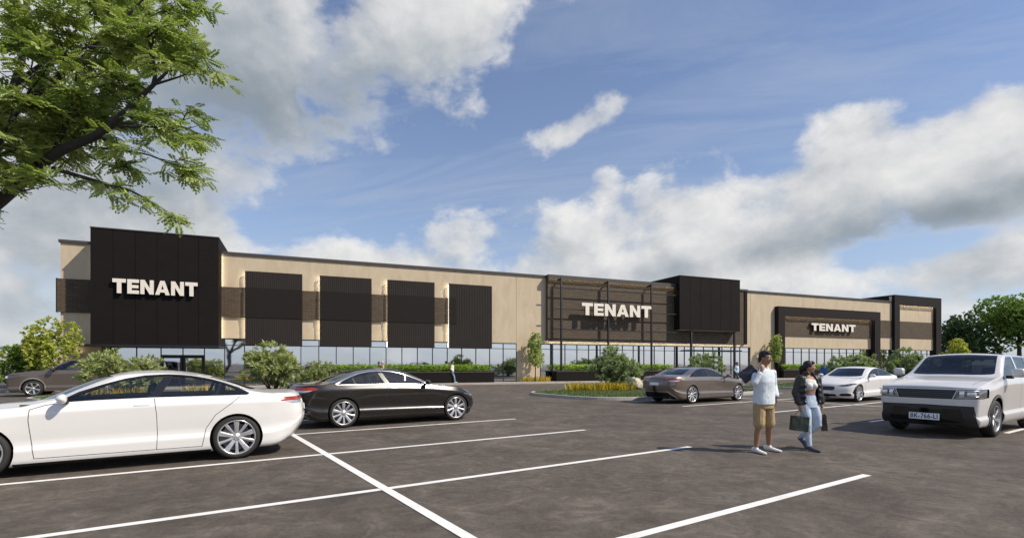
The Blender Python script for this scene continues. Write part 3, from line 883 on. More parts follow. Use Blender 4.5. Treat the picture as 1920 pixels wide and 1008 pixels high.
def wheel(root, x, y, r, rim_r, mats, spokes, wdt=.235, name='wheel'):
    sg = 1 if y > 0 else -1
    w = thing(name, (x, y, r), 0 if sg > 0 else PI, parent=root)     # outer face points to +y of its own frame
    h = wdt/2
    mb = MB()
    mb.lathe([(rim_r-.012, -h*.9), (rim_r, -h), (r-.03, -h), (r-.008, -h*.72), (r, -h*.4), (r, h*.4), (r-.008, h*.72), (r-.03, h*.98), (rim_r+.012, h*1.0), (rim_r, h*.94), (rim_r-.014, h*.86)], 56)
    mb.build('tyre', mats['tyre'], w)
    mb = MB()
    # rim barrel and lip
    mb.lathe([(rim_r*.93, -h*.85), (rim_r*.90, 0), (rim_r*.93, h*.55), (rim_r-.022, h*.80), (rim_r-.010, h*.93), (rim_r+.001, h*.95), (rim_r+.001, h*.75)], 56)
    # hub
    mb.lathe([(0, h*.70), (.032, h*.70), (.036, h*.66), (.062, h*.64), (.075, h*.50), (.08, 0)], 24)
    n, kind = spokes
    for k in range(n):
        a = 2*PI*k/n+.3
        if kind == 'wide':
            for (w0, w1) in (((.020, .026),) if k % 2 else ((.030, .044),)):
                spoke(mb, a, .055, rim_r*.95, w0, w1, h*.62, h*.80, .03)
        elif kind == 'twin':
            for da in (-.13, .13):
                spoke(mb, a+da, .055, rim_r*.95, .014, .019, h*.60, h*.82, .03, da*-.5)
    for k in range(5):
        a = 2*PI*k/5
        mb.lathe([(0, h*.66), (.009, h*.66), (.010, h*.6)], 8, c=(.048*math.cos(a), 0, .048*math.sin(a)))
    mb.build('rim', mats['rim'], w)
    mb = MB()
    mb.lathe([(.06, h*.1), (rim_r*.78, h*.1), (rim_r*.78, -h*.05), (.06, -h*.05)], 40, smooth=False)
    mb.add([(rim_r*.5, h*.22, -.09), (rim_r*.86, h*.22, -.10), (rim_r*.86, h*.22, .10), (rim_r*.5, h*.22, .09),
            (rim_r*.5, -h*.2, -.09), (rim_r*.86, -h*.2, -.10), (rim_r*.86, -h*.2, .10), (rim_r*.5, -h*.2, .09)],
           [(0,3,2,1),(4,5,6,7),(0,1,5,4),(1,2,6,5),(2,3,7,6),(3,0,4,7)])
    mb.build('brake_disc', mats['steel'], w)
    mb = MB()
    mb.lathe([(0, -h*.5), (rim_r*.92, -h*.5)], 32); mb.build('wheel_backing', mats['black'], w)
    return w

def spoke(mb, a, r0, r1, w0, w1, h0, h1, th, da=0.0):
    c, s_ = math.cos(a), math.sin(a); c2, s2 = math.cos(a+da), math.sin(a+da)
    V = []
    for (rr, w_, hh, cc, ss) in ((r0, w0, h0, c, s_), ((r0+r1)/2, (w0+w1)/2*.9, (h0+h1)/2+.004, (c+c2)/2, (s_+s2)/2), (r1, w1, h1, c2, s2)):
        for (o, y) in ((-w_, hh-.006), (-w_*.55, hh), (w_*.55, hh), (w_, hh-.006), (w_*.8, hh-th), (-w_*.8, hh-th)):
            V.append((rr*cc-o*ss, y, rr*ss+o*cc))
    F = []
    for i in range(2):
        for k in range(6):
            F.append((i*6+k, i*6+(k+1) % 6, (i+1)*6+(k+1) % 6, (i+1)*6+k))
    mb.add(V, [f[::-1] for f in F], 0, False)

def car_seat(root, x, y, z, mats, wd=.5):
    mb = MB()
    mb.rbox((x-.25, y-wd/2, z), (x+.27, y+wd/2, z+.17), .06)
    M = Matrix.Translation((x-.26, y, z+.12)) @ Matrix.Rotation(R(-14), 4, 'Y')
    mb.rbox((-.08, -wd/2, 0), (.07, wd/2, .60), .06, mtx=M)
    o = mb.build('seat', mats['seat'], root)
    hb = MB(); M2 = Matrix.Translation((x-.42, y, z+.76)) @ Matrix.Rotation(R(-8), 4, 'Y')
    hb.rbox((-.06, -.14, 0), (.05, .14, .18), .05, mtx=M2)
    hb.tube([(x-.40, y-.06, z+.66), (x-.42, y-.06, z+.8)], .008, 6); hb.tube([(x-.40, y+.06, z+.66), (x-.42, y+.06, z+.8)], .008, 6)
    hb.build('headrest', mats['seat'], o)
    return o

def plate(root, x, z, facing, text, wd=.52, ht=.115, tilt=0.0, y=0):
    """number plate: facing +1 front, -1 rear"""
    p = MB(); p.rbox((-wd/2, -.006, -ht/2), (wd/2, .006, ht/2), .004)
    o = p.build('number_plate', mat('plate_white', (.82,.83,.85), .4), root)
    o.location = (x, y, z); o.rotation_euler = (tilt, 0, PI/2 if facing > 0 else -PI/2)
    if text:
        cu = bpy.data.curves.new('plate_text', 'FONT'); cu.body = text; cu.size = ht*.98; cu.offset = .0022
        cu.align_x = 'CENTER'; cu.align_y = 'CENTER'; cu.extrude = .001; cu.space_character = 1.1
        tmp = bpy.data.objects.new('plate_text', cu); COL.objects.link(tmp)
        me = mesh_of(tmp); bpy.data.objects.remove(tmp)
        xs = [v.co.x for v in me.vertices]; k = wd*.88/(max(xs)-min(xs))
        for v in me.vertices: v.co.x = (v.co.x-(max(xs)+min(xs))/2)*min(k, 1.0)
        c = link('plate_lettering', me, mat('plate_ink', (.012,.012,.018), .5), o)
        c.location = (0, -.0075, 0); c.rotation_euler = (PI/2, 0, 0)
    return o

SEDAN_P = dict(x0=-2.80, x1=2.44, endr=.17,
    top=[(-2.80,1.085),(-2.70,1.105),(-2.55,1.115),(-2.2,1.12),(-2.0,1.145),(-1.6,1.285),(-1.2,1.405),(-.9,1.465),(-.5,1.50),(-.15,1.488),(.2,1.42),(.6,1.262),(1.0,1.075),(1.12,1.035),(1.5,1.0),(1.9,.925),(2.2,.835),(2.35,.775),(2.44,.74)],
    shoulder=[(-2.80,1.03),(-2.5,1.06),(-2.2,1.07),(-1.575,1.075),(-.5,1.065),(.6,1.03),(1.2,.98),(1.575,.945),(2,.865),(2.25,.79),(2.44,.72)],
    width=[(-2.80,.86),(-2.5,.915),(-2.0,.955),(-1.4,.96),(0,.95),(1.2,.955),(1.6,.95),(2.1,.92),(2.44,.86)],
    bottom=[(-2.80,.34),(-2.5,.24),(-2.1,.17),(2.0,.15),(2.44,.17)],
    mid=[(-2.80,.76),(2.44,.48)], crown=[(-2.8,.03),(-2.1,.035),(-1.6,.05),(-.5,.055),(.4,.05),(1.1,.045),(1.6,.07),(2.44,.05)],
    profile=[(0,-.09),(.03,-.045),(.10,-.018),(.27,-.003),(.305,-.012),(.335,-.034),(.42,-.036),(.60,-.018),(.80,-.004),(.875,0),(.895,-.010),(.93,-.026),(1,-.055)],
    tumble=.50, belt_in=.05, sill_in=.10, wheels=[(-1.575,.37),(1.575,.37)], flare=.022,
    bow_f=.30, bow_r=.22, ws_bow=.24, ws=(.0,.35,1.15), bl_bow=.16, bl=(-1.9,-1.2), lean_f=.12, lean_r=.16, tuck_r=.32, tuck_f=.3)

def sedan_shell():
    s = Shell(SEDAN_P)
    X_R, X_F, RW = -1.575, 1.575, .372
    DLO = [(.72,1.047),(.46,1.165),(.2,1.272),(-.05,1.352),(-.3,1.398),(-.6,1.412),(-.9,1.395),(-1.15,1.345),(-1.38,1.27),(-1.58,1.18),(-1.74,1.095),(-1.70,1.085),(-.4,1.085),(.3,1.068)]
    cx, cz = -.5, 1.2
    out = [(x+(.035 if x > 0 else -.035)*(1 if abs(x-cx) > .9 else .2), z+(.026 if z > 1.12 else (-.007 if z < 1.09 else .012))) for x, z in DLO]
    s.cut(out, 'y', SIDE, 2)                                   # bright trim round the side glass
    FW = [(.72,1.047),(.46,1.165),(.2,1.272),(-.05,1.352),(-.3,1.398),(-.56,1.411),(-.36,1.084),(.3,1.068)]
    RWN = [(-.68,1.411),(-.9,1.395),(-1.15,1.345),(-1.33,1.288),(-1.25,1.085),(-.49,1.085)]
    QW = [(-1.37,1.274),(-1.58,1.18),(-1.74,1.095),(-1.70,1.085),(-1.30,1.085)]
    s.cut([(-.56,1.411),(-.68,1.411),(-.49,1.085),(-.36,1.084)], 'y', SIDE, 3)  # b pillar
    s.cut([(-1.33,1.288),(-1.37,1.274),(-1.30,1.085),(-1.25,1.085)], 'y', SIDE, 3)
    s.cut(FW, 'y', SIDE, 10); s.cut(RWN, 'y', SIDE, 11); s.cut(QW, 'y', SIDE, 12)
    # wheel arches
    for xw in (X_R, X_F): s.cut(circ(xw, .372, .398, 40), 'y', lambda c, n: c.y > .45, 99)
    # glass front and rear
    s.cut([(1.05,.0),(1.02,.30),(.92,.56),(.83,.66),(.76,.695),(.10,.555),(.17,.3),(.19,0)], 'z', lambda c, n: n.z > .15 and c.x > -.3 and c.z > 1.0, 13)
    s.cut([(-1.96,0),(-1.93,.3),(-1.85,.55),(-1.80,.60),(-1.20,.53),(-1.26,.3),(-1.27,0)], 'z', lambda c, n: n.z > .15 and c.x < -.6 and c.z > 1.08, 14)
    # tail lights wrapped round the corner, with a bright wedge below
    s.cut([(-2.75,.955),(-2.3,.955),(-2.18,.985),(-2.3,1.025),(-2.9,1.025),(-2.9,.955)], 'y', lambda c, n: c.x < -2.0 and c.y > .40, 15)
    s.cut([(-2.9,.955),(-2.9,.925),(-2.62,.905),(-2.47,.905),(-2.32,.955)], 'y', lambda c, n: c.x < -2.0 and c.y > .62, 16)
    # head lights, grille, intakes (seen from the front)
    s.cut([(.40,.685),(.60,.655),(.78,.675),(.93,.755),(.93,.80),(.80,.785),(.60,.735)], 'x', lambda c, n: c.x > 1.75 and n.x > .05, 17)
    s.cut([(0,.50),(.27,.50),(.345,.565),(.30,.655),(0,.665)], 'x', FRONT, 18)
    s.cut([(.46,.30),(.52,.255),(.80,.265),(.845,.315),(.82,.375),(.54,.365)], 'x', FRONT, 19)
    s.cut([(0,.24),(.38,.24),(.34,.335),(0,.335)], 'x', FRONT, 19)
    # rear valance and bright surround
    s.cut([(0,.515),(.60,.515),(.82,.30),(.82,.2),(0,.2)], 'x', REAR, 20)
    s.cut([(0,.475),(.56,.475),(.74,.28),(.70,.2),(0,.2)], 'x', REAR, 21)
    # shut lines
    g = .009
    O = (0,)
    s.strip([(1.02,.955),(1.03,.80),(1.0,.50),(.97,.26)], g, 'y', SIDE, 9, O)
    s.strip([(-.43,1.06),(-.46,.8),(-.47,.5),(-.46,.26)], g, 'y', SIDE, 9, O)
    s.strip([(-1.62,1.055),(-1.50,.95),(-1.26,.76),(-1.13,.55),(-1.07,.26)], g, 'y', SIDE, 9, O)
    s.strip([(-1.07,.262),(.97,.262)], g, 'y', SIDE, 9, O)
    s.strip([(1.02,.955),(.86,1.01),(.75,1.028)], g, 'y', SIDE, 9, O)
    s.strip([(.90,.80),(1.3,.765),(1.6,.735),(1.98,.69)], g, 'z', lambda c, n: n.z > .3 and c.x > .9, 9, O)
    s.strip([(0,.70),(.42,.70),(.62,.75)], g, 'x', FRONT, 9, O)
    s.strip([(-1.98,.66),(-2.3,.70),(-2.66,.66)], g, 'z', lambda c, n: n.z > .3 and c.x < -1.9, 9, O)
    s.strip([(0,.66),(.5,.66),(.62,.72),(.66,.95)], g, 'x', REAR, 9, O)
    # doors as panels of their own
    s.cut([(1.03,.80),(1.0,.50),(.97,.262),(-.46,.262),(-.47,.5),(-.46,.8),(-.43,1.066),(.75,1.03),(.86,1.01),(1.02,.955)], 'y', SIDE, 30, O)
    s.cut([(-.46,.262),(-.47,.5),(-.46,.8),(-.43,1.066),(-1.62,1.066),(-1.50,.95),(-1.26,.76),(-1.13,.55),(-1.07,.262)], 'y', SIDE, 31, O)
    # dark sill strip
    s.cut([(-1.2,.10),(1.2,.10),(1.2,.20),(-1.2,.20)], 'y', lambda c, n: c.y > .7, 4, O)
    return s

_SH = {}
def build_sedan(root, paint, mats, trim, text_r='', text_f=''):
    if 'sedan' not in _SH:
        _SH['sedan'] = sedan_shell(); _SH['sedan'].bm.verts.index_update()
    s = _SH['sedan']; K = mats
    MM = [paint, trim, K['gloss_black'], K['black']]
    mm = {0: 0, 2: 1, 3: 2, 9: 3, 4: 3, 16: 1}
    link('body', s.mesh('body', {0, 2, 3, 9, 4}, 0, mm), MM, root)
    lin = [f for f in s.bm.faces if f[s.tl] in (0, 2, 3) and f.calc_center_median().z > 1.09 and -2 < f.calc_center_median().x < 1.0]
    for f in lin: f[s.tl] += 100
    link('headliner', s.mesh('headliner', {100, 102, 103}, 0, None, -.022, True), [K['cabin']], root)
    for f in lin: f[s.tl] -= 100
    for sd in (1, -1):
        for tg, wt, hx in ((30, 10, -.27), (31, 11, -1.33)):
            d = link('door', s.mesh('door', {tg}, sd), [paint], root)
            link('side_window', s.mesh('side_window', {wt}, sd, None, -.004), [K['glass_side']], d)
            hz = .965
            h = MB(); yy = .958*sd
            h.rbox((hx-.10, min(yy-.006*sd, yy-.03*sd), hz-.010), (hx+.10, max(yy-.006*sd, yy-.03*sd), hz+.010), .006)
            pass
            h.build('door_handle', [trim if trim is not K['gloss_black'] else paint], d)
        link('quarter_window', s.mesh('quarter_window', {12}, sd, None, -.004), [K['glass_side']], root)
        tl = link('tail_light', s.mesh('tail_light', {15}, sd, None, .003), [K['tail']], root)
        link('light_trim', s.mesh('light_trim', {16}, sd, None, .002), [K['silver']], tl)
        hl = link('headlight', s.mesh('headlight', {17}, sd, None, -.012), [K['lampglass']], root)
        lm = MB()
        for (yy, xx, zz) in ((.60, 2.20, .69), (.74, 2.09, .715)):
            lm = MB(); lm.lathe([(0, .03), (.032, .03), (.036, 0)], 14, axis='x', c=(xx, yy*sd, zz))
            lm.build('lamp_lens', [K['lens']], hl)
        # door mirror
        m = MB()
        bm = bmesh.new(); bmesh.ops.create_uvsphere(bm, u_segments=18, v_segments=12, radius=1)
        for v in bm.verts:
            p = v.co
            x = .64+p.x*.085*(1 if p.x > 0 else .55); y = (1.06+p.y*.115); z = 1.105+p.z*.068
            v.co = Vector((x, y*sd, z))
        if sd < 0: bmesh.ops.reverse_faces(bm, faces=bm.faces)
        m.bm(bm, 0, True)
        m.tube([(.62, .90*sd, 1.045), (.63, 1.0*sd, 1.06)], [.03, .026], 8, 1)
        m.build('mirror', [paint, K['black']], root)
    link('windscreen', s.mesh('windscreen', {13}, 0, None, -.003), [K['glass_front']], root)
    link('rear_window', s.mesh('rear_window', {14}, 0, None, -.003), [K['glass_rear']], root)
    link('grille', s.mesh('grille', {18}, 0, None, -.02), [K['mesh_black']], root)
    link('air_intake', s.mesh('air_intake', {19}, 0, None, -.03), [K['black']], root)
    link('diffuser', s.mesh('diffuser', {21}, 0, None, -.012), [K['black']], root)
    link('bumper_trim', s.mesh('bumper_trim', {20}, 0, None, .006), [K['silver']], root)
    for yy in (.50, -.50):
        e = MB(); e.lathe([(.055, 0), (.055, -.02), (.045, -.02), (.045, .12)], 18, axis='x', c=(-2.44, yy, .30))
        e.build('exhaust_tip', [K['silver']], root)
    common_car(root, K, [(-1.575, .83), (1.575, .83)], .368, .288, (10, 'wide'), (-1.9, 1.15), .80, 1.04,
               [(.05, .38), (.05, -.38), (-.95, .38), (-.95, -.38)], .33, .17)
    plate(root, -2.795, .80, -1, text_r, .46, .11, R(-8))
    if text_f is not None: plate(root, 2.452, .415, 1, text_f, .44, .10)
    # boot badge line and lip
    return root

def common_car(root, K, axles, r, rim, spokes, cab, cabw, belt, seats, zseat, zfl):
    for (x, y) in axles:
        for sg in (1, -1):
            wheel(root, x, y*sg, r, rim, K, spokes)
    ub = MB()
    for (x, y) in axles:
        for sg in (1, -1):
            # inner wheel housing
            n = 20; V = []
            for k in range(n+1):
                a = PI*k/n
                for yy in (y-.30, y+.09): V.append((x+(r+.045)*math.cos(a), yy*sg, r+(r+.045)*math.sin(a)))
            ub.add(V, [(2*k, 2*k+1, 2*k+3, 2*k+2) for k in range(n)])
            ub.add([(x+(r+.045)*math.cos(PI*k/n), (y-.30)*sg, r+(r+.045)*math.sin(PI*k/n)) for k in range(n+1)], [tuple(range(n+1))])
    ub.box((axles[0][0]+r+.06, -cabw+.02, zfl), (axles[1][0]-r-.06, cabw-.02, zfl+.06))
    ub.box((axles[0][0]-.9, -.5, zfl+.06), (axles[1][0]+.6, .5, zfl+.12))
    ub.build('underbody', [K['black']], root)
    tb = MB(); x0, x1 = cab; y = cabw-.03
    for a, b in (((x0, -y, zfl+.13), (x1, y, zfl+.15)), ((x0, y-.02, zfl+.15), (x1, y, belt-.02)), ((x0, -y, zfl+.15), (x1, -y+.02, belt-.02)),
                 ((x1-.02, -y+.02, zfl+.15), (x1, y-.02, belt-.06)), ((x0, -y+.02, zfl+.15), (x0+.02, y-.02, belt-.02))):
        tb.box(a, b)
    tb.build('cabin_lining', [K['cabin']], root)
    d = MB()
    d.rbox((x1-.52, -y+.03, belt-.22), (x1-.06, y-.03, belt-.035), .05)
    d.rbox((x1-.60, .18, belt-.10), (x1-.42, .56, belt+.02), .03)
    d.build('dashboard', [K['cabin']], root)
    for (sx, sy) in seats: car_seat(root, sx, sy, zseat, K)
    sw = MB(); c = Vector((x1-.66, .37, belt-.07))
    pts = []
    for k in range(25):
        a = 2*PI*k/24; pts.append(c+Vector((-.07*math.sin(a)*1.0, .18*math.cos(a), .165*math.sin(a))))
    sw.tube(pts, .016, 8, cap=False); sw.tube([c, c+Vector((.2, 0, -.06))], .03, 8)
    sw.tube([c+Vector((0, -.17, 0)), c+Vector((0, .17, 0))], .014, 6)
    sw.build('steering_wheel', [K['black']], root)

def car_kit():
    K = {}
    K['tyre'] = mat('tyre_rubber', (.022,.021,.02), .75, var=.25, vscale=9)
    K['rim'] = mat('rim_silver', (.62,.62,.62), .28, .75)
    K['steel'] = mat('brake_steel', (.12,.12,.12), .45, .8)
    K['black'] = mat('car_black_plastic', (.012,.012,.012), .6)
    K['gloss_black'] = mat('gloss_black', (.012,.012,.013), .12, coat=.5)
    K['cabin'] = mat('cabin_dark', (.022,.021,.021), .8)
    K['seat'] = mat('seat_leather', (.045,.044,.046), .55)
    K['silver'] = mat('bright_silver', (.66,.66,.67), .36, .8)
    K['tail'] = mat('tail_red', (.30,.022,.006), .12, coat=1.0)
    K['lens'] = mat('lamp_lens', (.75,.77,.8), .08, .6)
    K['glass_side'] = glass_mat('car_glass_side', (.93,.95,.94), .92)
    K['glass_front'] = glass_mat('car_glass_front', (.85,.9,.88), .75)
    K['glass_rear'] = glass_mat('car_glass_rear', (.55,.6,.64), .20)
    K['lampglass'] = mat('lamp_dark', (.10,.105,.11), .08, .3, coat=1.0)
    # grille mesh: fine dark cells
    if 'grille_mesh' not in MATS:
        m = mat('grille_mesh', (.02,.02,.02), .4); t = NT(m.node_tree); b = m.node_tree.nodes['Principled BSDF']
        co = t.n('ShaderNodeTexCoord').outputs['Object']
        w = t.n('ShaderNodeTexWave'); w.bands_direction = 'Y'; w.inputs['Scale'].default_value = 9; t.put(w.inputs['Vector'], co)
        w2 = t.n('ShaderNodeTexWave'); w2.bands_direction = 'Z'; w2.inputs['Scale'].default_value = 7; t.put(w2.inputs['Vector'], co)
        t.put(b.inputs['Base Color'], t.ramp(t.m('MAXIMUM', t.m('MULTIPLY', w.outputs['Fac'], .75), w2.outputs['Fac']), [(.45, (.004,.004,.005)), (.85, (.055,.055,.06))]))
    K['mesh_black'] = MATS['grille_mesh']
    return K

SUV_P = dict(x0=-2.40, x1=2.54, endr=.10,
    top=[(-2.40,1.74),(-2.25,1.80),(-1.5,1.855),(-.5,1.875),(-.05,1.868),(.22,1.83),(.60,1.60),(.98,1.365),(1.08,1.33),(1.6,1.275),(2.2,1.19),(2.44,1.135),(2.54,1.11)],
    shoulder=[(-2.40,1.22),(-1.45,1.28),(0,1.28),(.9,1.265),(1.45,1.205),(2.2,1.12),(2.50,1.05)],
    width=[(-2.40,.90),(-2.0,.955),(-1.2,.965),(1.2,.965),(2.1,.955),(2.50,.915)],
    bottom=[(-2.40,.42),(-2.0,.28),(2.0,.25),(2.50,.24)],
    mid=[(-2.40,.8),(2.50,.66)], crown=[(-2.4,.05),(-.2,.055),(.3,.05),(1.0,.04),(2.5,.045)],
    profile=[(0,-.06),(.04,-.03),(.12,-.010),(.20,-.004),(.235,-.02),(.27,-.036),(.5,-.022),(.78,-.004),(.86,0),(.90,-.006),(1,-.04)],
    tumble=.30, belt_in=.03, sill_in=.08, wheels=[(-1.45,.40),(1.45,.40)], flare=.05,
    bow_f=.12, bow_r=.12, ws_bow=.10, ws=(-.2,.2,1.2), bl_bow=.05, bl=(-2.4,-2.0), lean_f=-.05, lean_r=.14, tuck_r=.15, tuck_f=.35)

def suv_shell():
    s = Shell(SUV_P); RX, FX = -1.45, 1.45; O = (0,)
    FW = [(.74,1.315),(.50,1.475),(.22,1.655),(.10,1.715),(-.02,1.75),(-.38,1.762),(-.40,1.315)]
    RWN = [(-.50,1.764),(-1.28,1.752),(-1.40,1.315),(-.52,1.315)]
    QW = [(-1.42,1.745),(-1.95,1.70),(-2.05,1.66),(-2.02,1.36),(-1.95,1.33),(-1.54,1.325)]
    s.cut([(.80,1.30),(.50,1.505),(.10,1.745),(-.02,1.778),(-.38,1.79),(-1.4,1.778),(-2.0,1.73),(-2.10,1.68),(-2.07,1.33),(-1.95,1.30)], 'y', SIDE, 2)
    s.cut([(-.385,1.80),(-.495,1.80),(-.515,1.29),(-.405,1.29)], 'y', SIDE, 0)
    s.cut(FW, 'y', SIDE, 10); s.cut(RWN, 'y', SIDE, 11); s.cut(QW, 'y', SIDE, 12)
    for xw in (RX, FX):
        s.cut(circ(xw, .43, .505, 40), 'y', lambda c, n: c.y > .45, 8 if xw > 0 else 7)
        s.cut(circ(xw, .42, .450, 40), 'y', lambda c, n: c.y > .45, 99)
    s.cut([(1.01,0),(.985,.4),(.93,.62),(.87,.74),(.82,.775),(.12,.665),(.185,.4),(.20,0)], 'z', lambda c, n: n.z > .15 and c.x > -.2 and c.z > 1.3, 13)
    s.cut([(0,1.36),(.68,1.36),(.60,1.72),(0,1.735)], 'x', lambda c, n: c.x < -2.0 and n.x < -.1, 14)
    s.cut([(.66,.92),(.92,.92),(.92,1.16),(.70,1.16)], 'x', lambda c, n: c.x < -2.0, 15)
    s.cut([(.50,.845),(.57,1.045),(1.0,1.06),(1.0,.90),(.93,.86)], 'x', lambda c, n: c.x > 1.95 and n.x > -.2, 17)
    s.cut([(0,.845),(.485,.845),(.555,1.045),(0,1.045)], 'x', FRONT, 18)
    s.cut([(0,.715),(.83,.70),(.88,.31),(.88,.2),(0,.2)], 'x', FRONT, 20)
    s.cut([(0,.60),(.28,.60),(.34,.64),(.62,.64),(.70,.33),(0,.33)], 'x', FRONT, 21)
    s.cut([(0,.75),(.86,.75),(.86,.3),(0,.3)], 'x', REAR, 22)
    s.cut([(-2.6,.2),(2.6,.2),(2.6,.335),(-2.6,.335)], 'y', lambda c, n: c.y > .6 and abs(c.x) < 1.1, 4, O)
    g = .009
    s.strip([(.98,1.20),(.99,.9),(.96,.36)], g, 'y', SIDE, 9, O)
    s.strip([(-.45,1.30),(-.46,.36)], g, 'y', SIDE, 9, O)
    s.strip([(-1.45,1.28),(-1.38,1.0),(-1.02,.72),(-.98,.36)], g, 'y', SIDE, 9, O)
    s.strip([(.99,.84),(1.9,.76),(2.2,.74)], g, 'z', lambda c, n: n.z > .3 and c.x > .9, 9, O)
    s.strip([(0,1.075),(.9,1.085)], g, 'x', FRONT, 9, O)
    s.cut([(.99,.9),(.96,.36),(-.46,.36),(-.45,1.30),(.80,1.30),(.98,1.20)], 'y', SIDE, 30, O)
    s.cut([(-.46,.36),(-.45,1.30),(-1.45,1.30),(-1.45,1.28),(-1.38,1.0),(-1.02,.72),(-.98,.36)], 'y', SIDE, 31, O)
    return s

def build_suv(root, paint, mats, arch, sill, text='', far=False):
    if 'suv' not in _SH:
        _SH['suv'] = suv_shell(); _SH['suv'].bm.verts.index_update()
    s = _SH['suv']; K = mats
    link('body', s.mesh('body', {0, 2, 9}, 0, {2: 1, 9: 2}), [paint, K['gloss_black'], K['black']], root)
    link('sill', s.mesh('sill', {4}, 0), [sill], root)
    lin = [f for f in s.bm.faces if f[s.tl] in (0, 2) and f.calc_center_median().z > 1.32 and f.calc_center_median().x < 1.0]
    for f in lin: f[s.tl] += 100
    link('headliner', s.mesh('headliner', {100, 102}, 0, None, -.025, True), [K['cabin']], root)
    for f in lin: f[s.tl] -= 100
    for sd in (1, -1):
        for tg in (7, 8): link('wheel_arch', s.mesh('wheel_arch', {tg}, sd, None, .012), [arch], root)
        for tg, wt, hx in ((30, 10, -.30), (31, 11, -1.20)):
            d = link('door', s.mesh('door', {tg}, sd), [paint], root)
            link('side_window', s.mesh('side_window', {wt}, sd, None, -.004), [K['glass_side']], d)
            h = MB(); y = .965*sd
            h.rbox((hx-.11, min(y, y-.03*sd), 1.115), (hx+.11, max(y, y-.03*sd), 1.145), .009)
            h.build('door_handle', [paint], d)
        link('quarter_window', s.mesh('quarter_window', {12}, sd, None, -.004), [K['glass_rear']], root)
        link('tail_light', s.mesh('tail_light', {15}, sd, None, .004), [K['tail']], root)
        hl = link('headlight', s.mesh('headlight', {17}, sd, None, -.02), [K['lampglass']], root)
        for (y0, y1, x, z, hh) in ((.60, .685, 2.46, .95, .075), (.725, .87, 2.43, .955, .052)):
            m = MB(); a, b = sorted((y0*sd, y1*sd))
            m.rbox((x-.04, a, z-hh), (x+.065, b, z+hh), .018)
            lens = m.build('lamp_lens', [K['lens']], hl)
            lens.rotation_euler = (0, 0, 0)
        fr = MB()
        fr.tube([(2.52, .525*sd, .865), (2.52, .595*sd, 1.025), (2.475, .80*sd, 1.03), (2.41, .915*sd, 1.03)], .009, 6)
        fr.tube([(2.52, .525*sd, .865), (2.475, .80*sd, .885), (2.41, .905*sd, .915)], .009, 6)
        fr.build('lamp_frame', [K['silver']], hl)
        m = MB()
        a, b = sorted((1.03*sd, 1.25*sd))
        m.rbox((.56, a, 1.30), (.74, b, 1.50), .055)
        a, b = sorted((.93*sd, 1.06*sd)); m.rbox((.60, a, 1.27), (.70, b, 1.34), .02, 1)
        m.build('mirror', [paint, K['black']], root)
    link('windscreen', s.mesh('windscreen', {13}, 0, None, -.003), [K['glass_front']], root)
    link('rear_window', s.mesh('rear_window', {14}, 0, None, -.003), [K['glass_rear']], root)
    link('grille', s.mesh('grille', {18}, 0, None, -.025), [K['mesh_black']], root)
    link('lower_grille', s.mesh('lower_grille', {21}, 0, None, -.006), [K['gloss_black']], root)
    link('bumper', s.mesh('bumper', {20}, 0, None, -.006), [mat('bumper_grey', (.034,.032,.031), .5)], root)
    link('rear_bumper', s.mesh('rear_bumper', {22}, 0, None, -.006), [MATS['bumper_grey']], root)
    v = MB(); v.rbox((.30, -.09, 1.70), (.35, .09, 1.78), .015); v.build('rear_view_mirror', [K['black']], root)
    common_car(root, K, [(-1.45, .845), (1.45, .845)], .405, .285, (6, 'twin'), (-2.0, 1.05), .88, 1.27,
               [(.10, .40), (.10, -.40), (-.85, .40), (-.85, -.40)], .58, .30)
    if text is not None: plate(root, 2.555, .445, 1, text, .56, .145, R(-4))
    return root
# ================================================================ plants
def leaf_mat(name, col, tr=.45, rough=.5):
    if name in MATS: return MATS[name]
    m = bpy.data.materials.new(name); m.use_nodes = True
    nt = m.node_tree; t = NT(nt); nt.nodes.clear()
    out = t.n('ShaderNodeOutputMaterial')
    co = t.n('ShaderNodeTexCoord').outputs['Object']
    n = t.noise(co, 2.4, 3, .6)
    lo = tuple(c*.72 for c in col); hi = tuple(min(1, c*1.3) for c in col)
    c = t.ramp(n, [(.3, lo), (.7, hi)])
    p = t.n('ShaderNodeBsdfPrincipled'); t.put(p.inputs['Base Color'], c); p.inputs['Roughness'].default_value = rough
    p.inputs['Specular IOR Level'].default_value = .35
    tl = t.n('ShaderNodeBsdfTranslucent'); t.put(tl.inputs[0], t.mix(1.0, c, (1.0, 1.05, .55), 'MULTIPLY'))
    mx = t.n('ShaderNodeMixShader'); mx.inputs[0].default_value = tr
    nt.links.new(p.outputs[0], mx.inputs[1]); nt.links.new(tl.outputs[0], mx.inputs[2]); nt.links.new(mx.outputs[0], out.inputs[0])
    MATS[name] = m
    return m

def add_leaf(G, p, d, up, ln, wd, m, fold=.25):
    """one leaf: a rhombus folded along the midrib"""
    d = d.normalized(); s = d.cross(up)
    if s.length < 1e-4: s = d.orthogonal()
    s.normalize(); n = s.cross(d)
    a = p; c = p+d*ln; mid = p+d*ln*.5
    G.v.extend([tuple(a), tuple(mid+s*wd*.5+n*wd*fold), tuple(c), tuple(mid-s*wd*.5+n*wd*fold)])
    b = len(G.v)-4
    G.f.append((b, b+1, b+2)); G.f.append((b, b+2, b+3)); G.m += [m, m]; G.sm += [False, False]

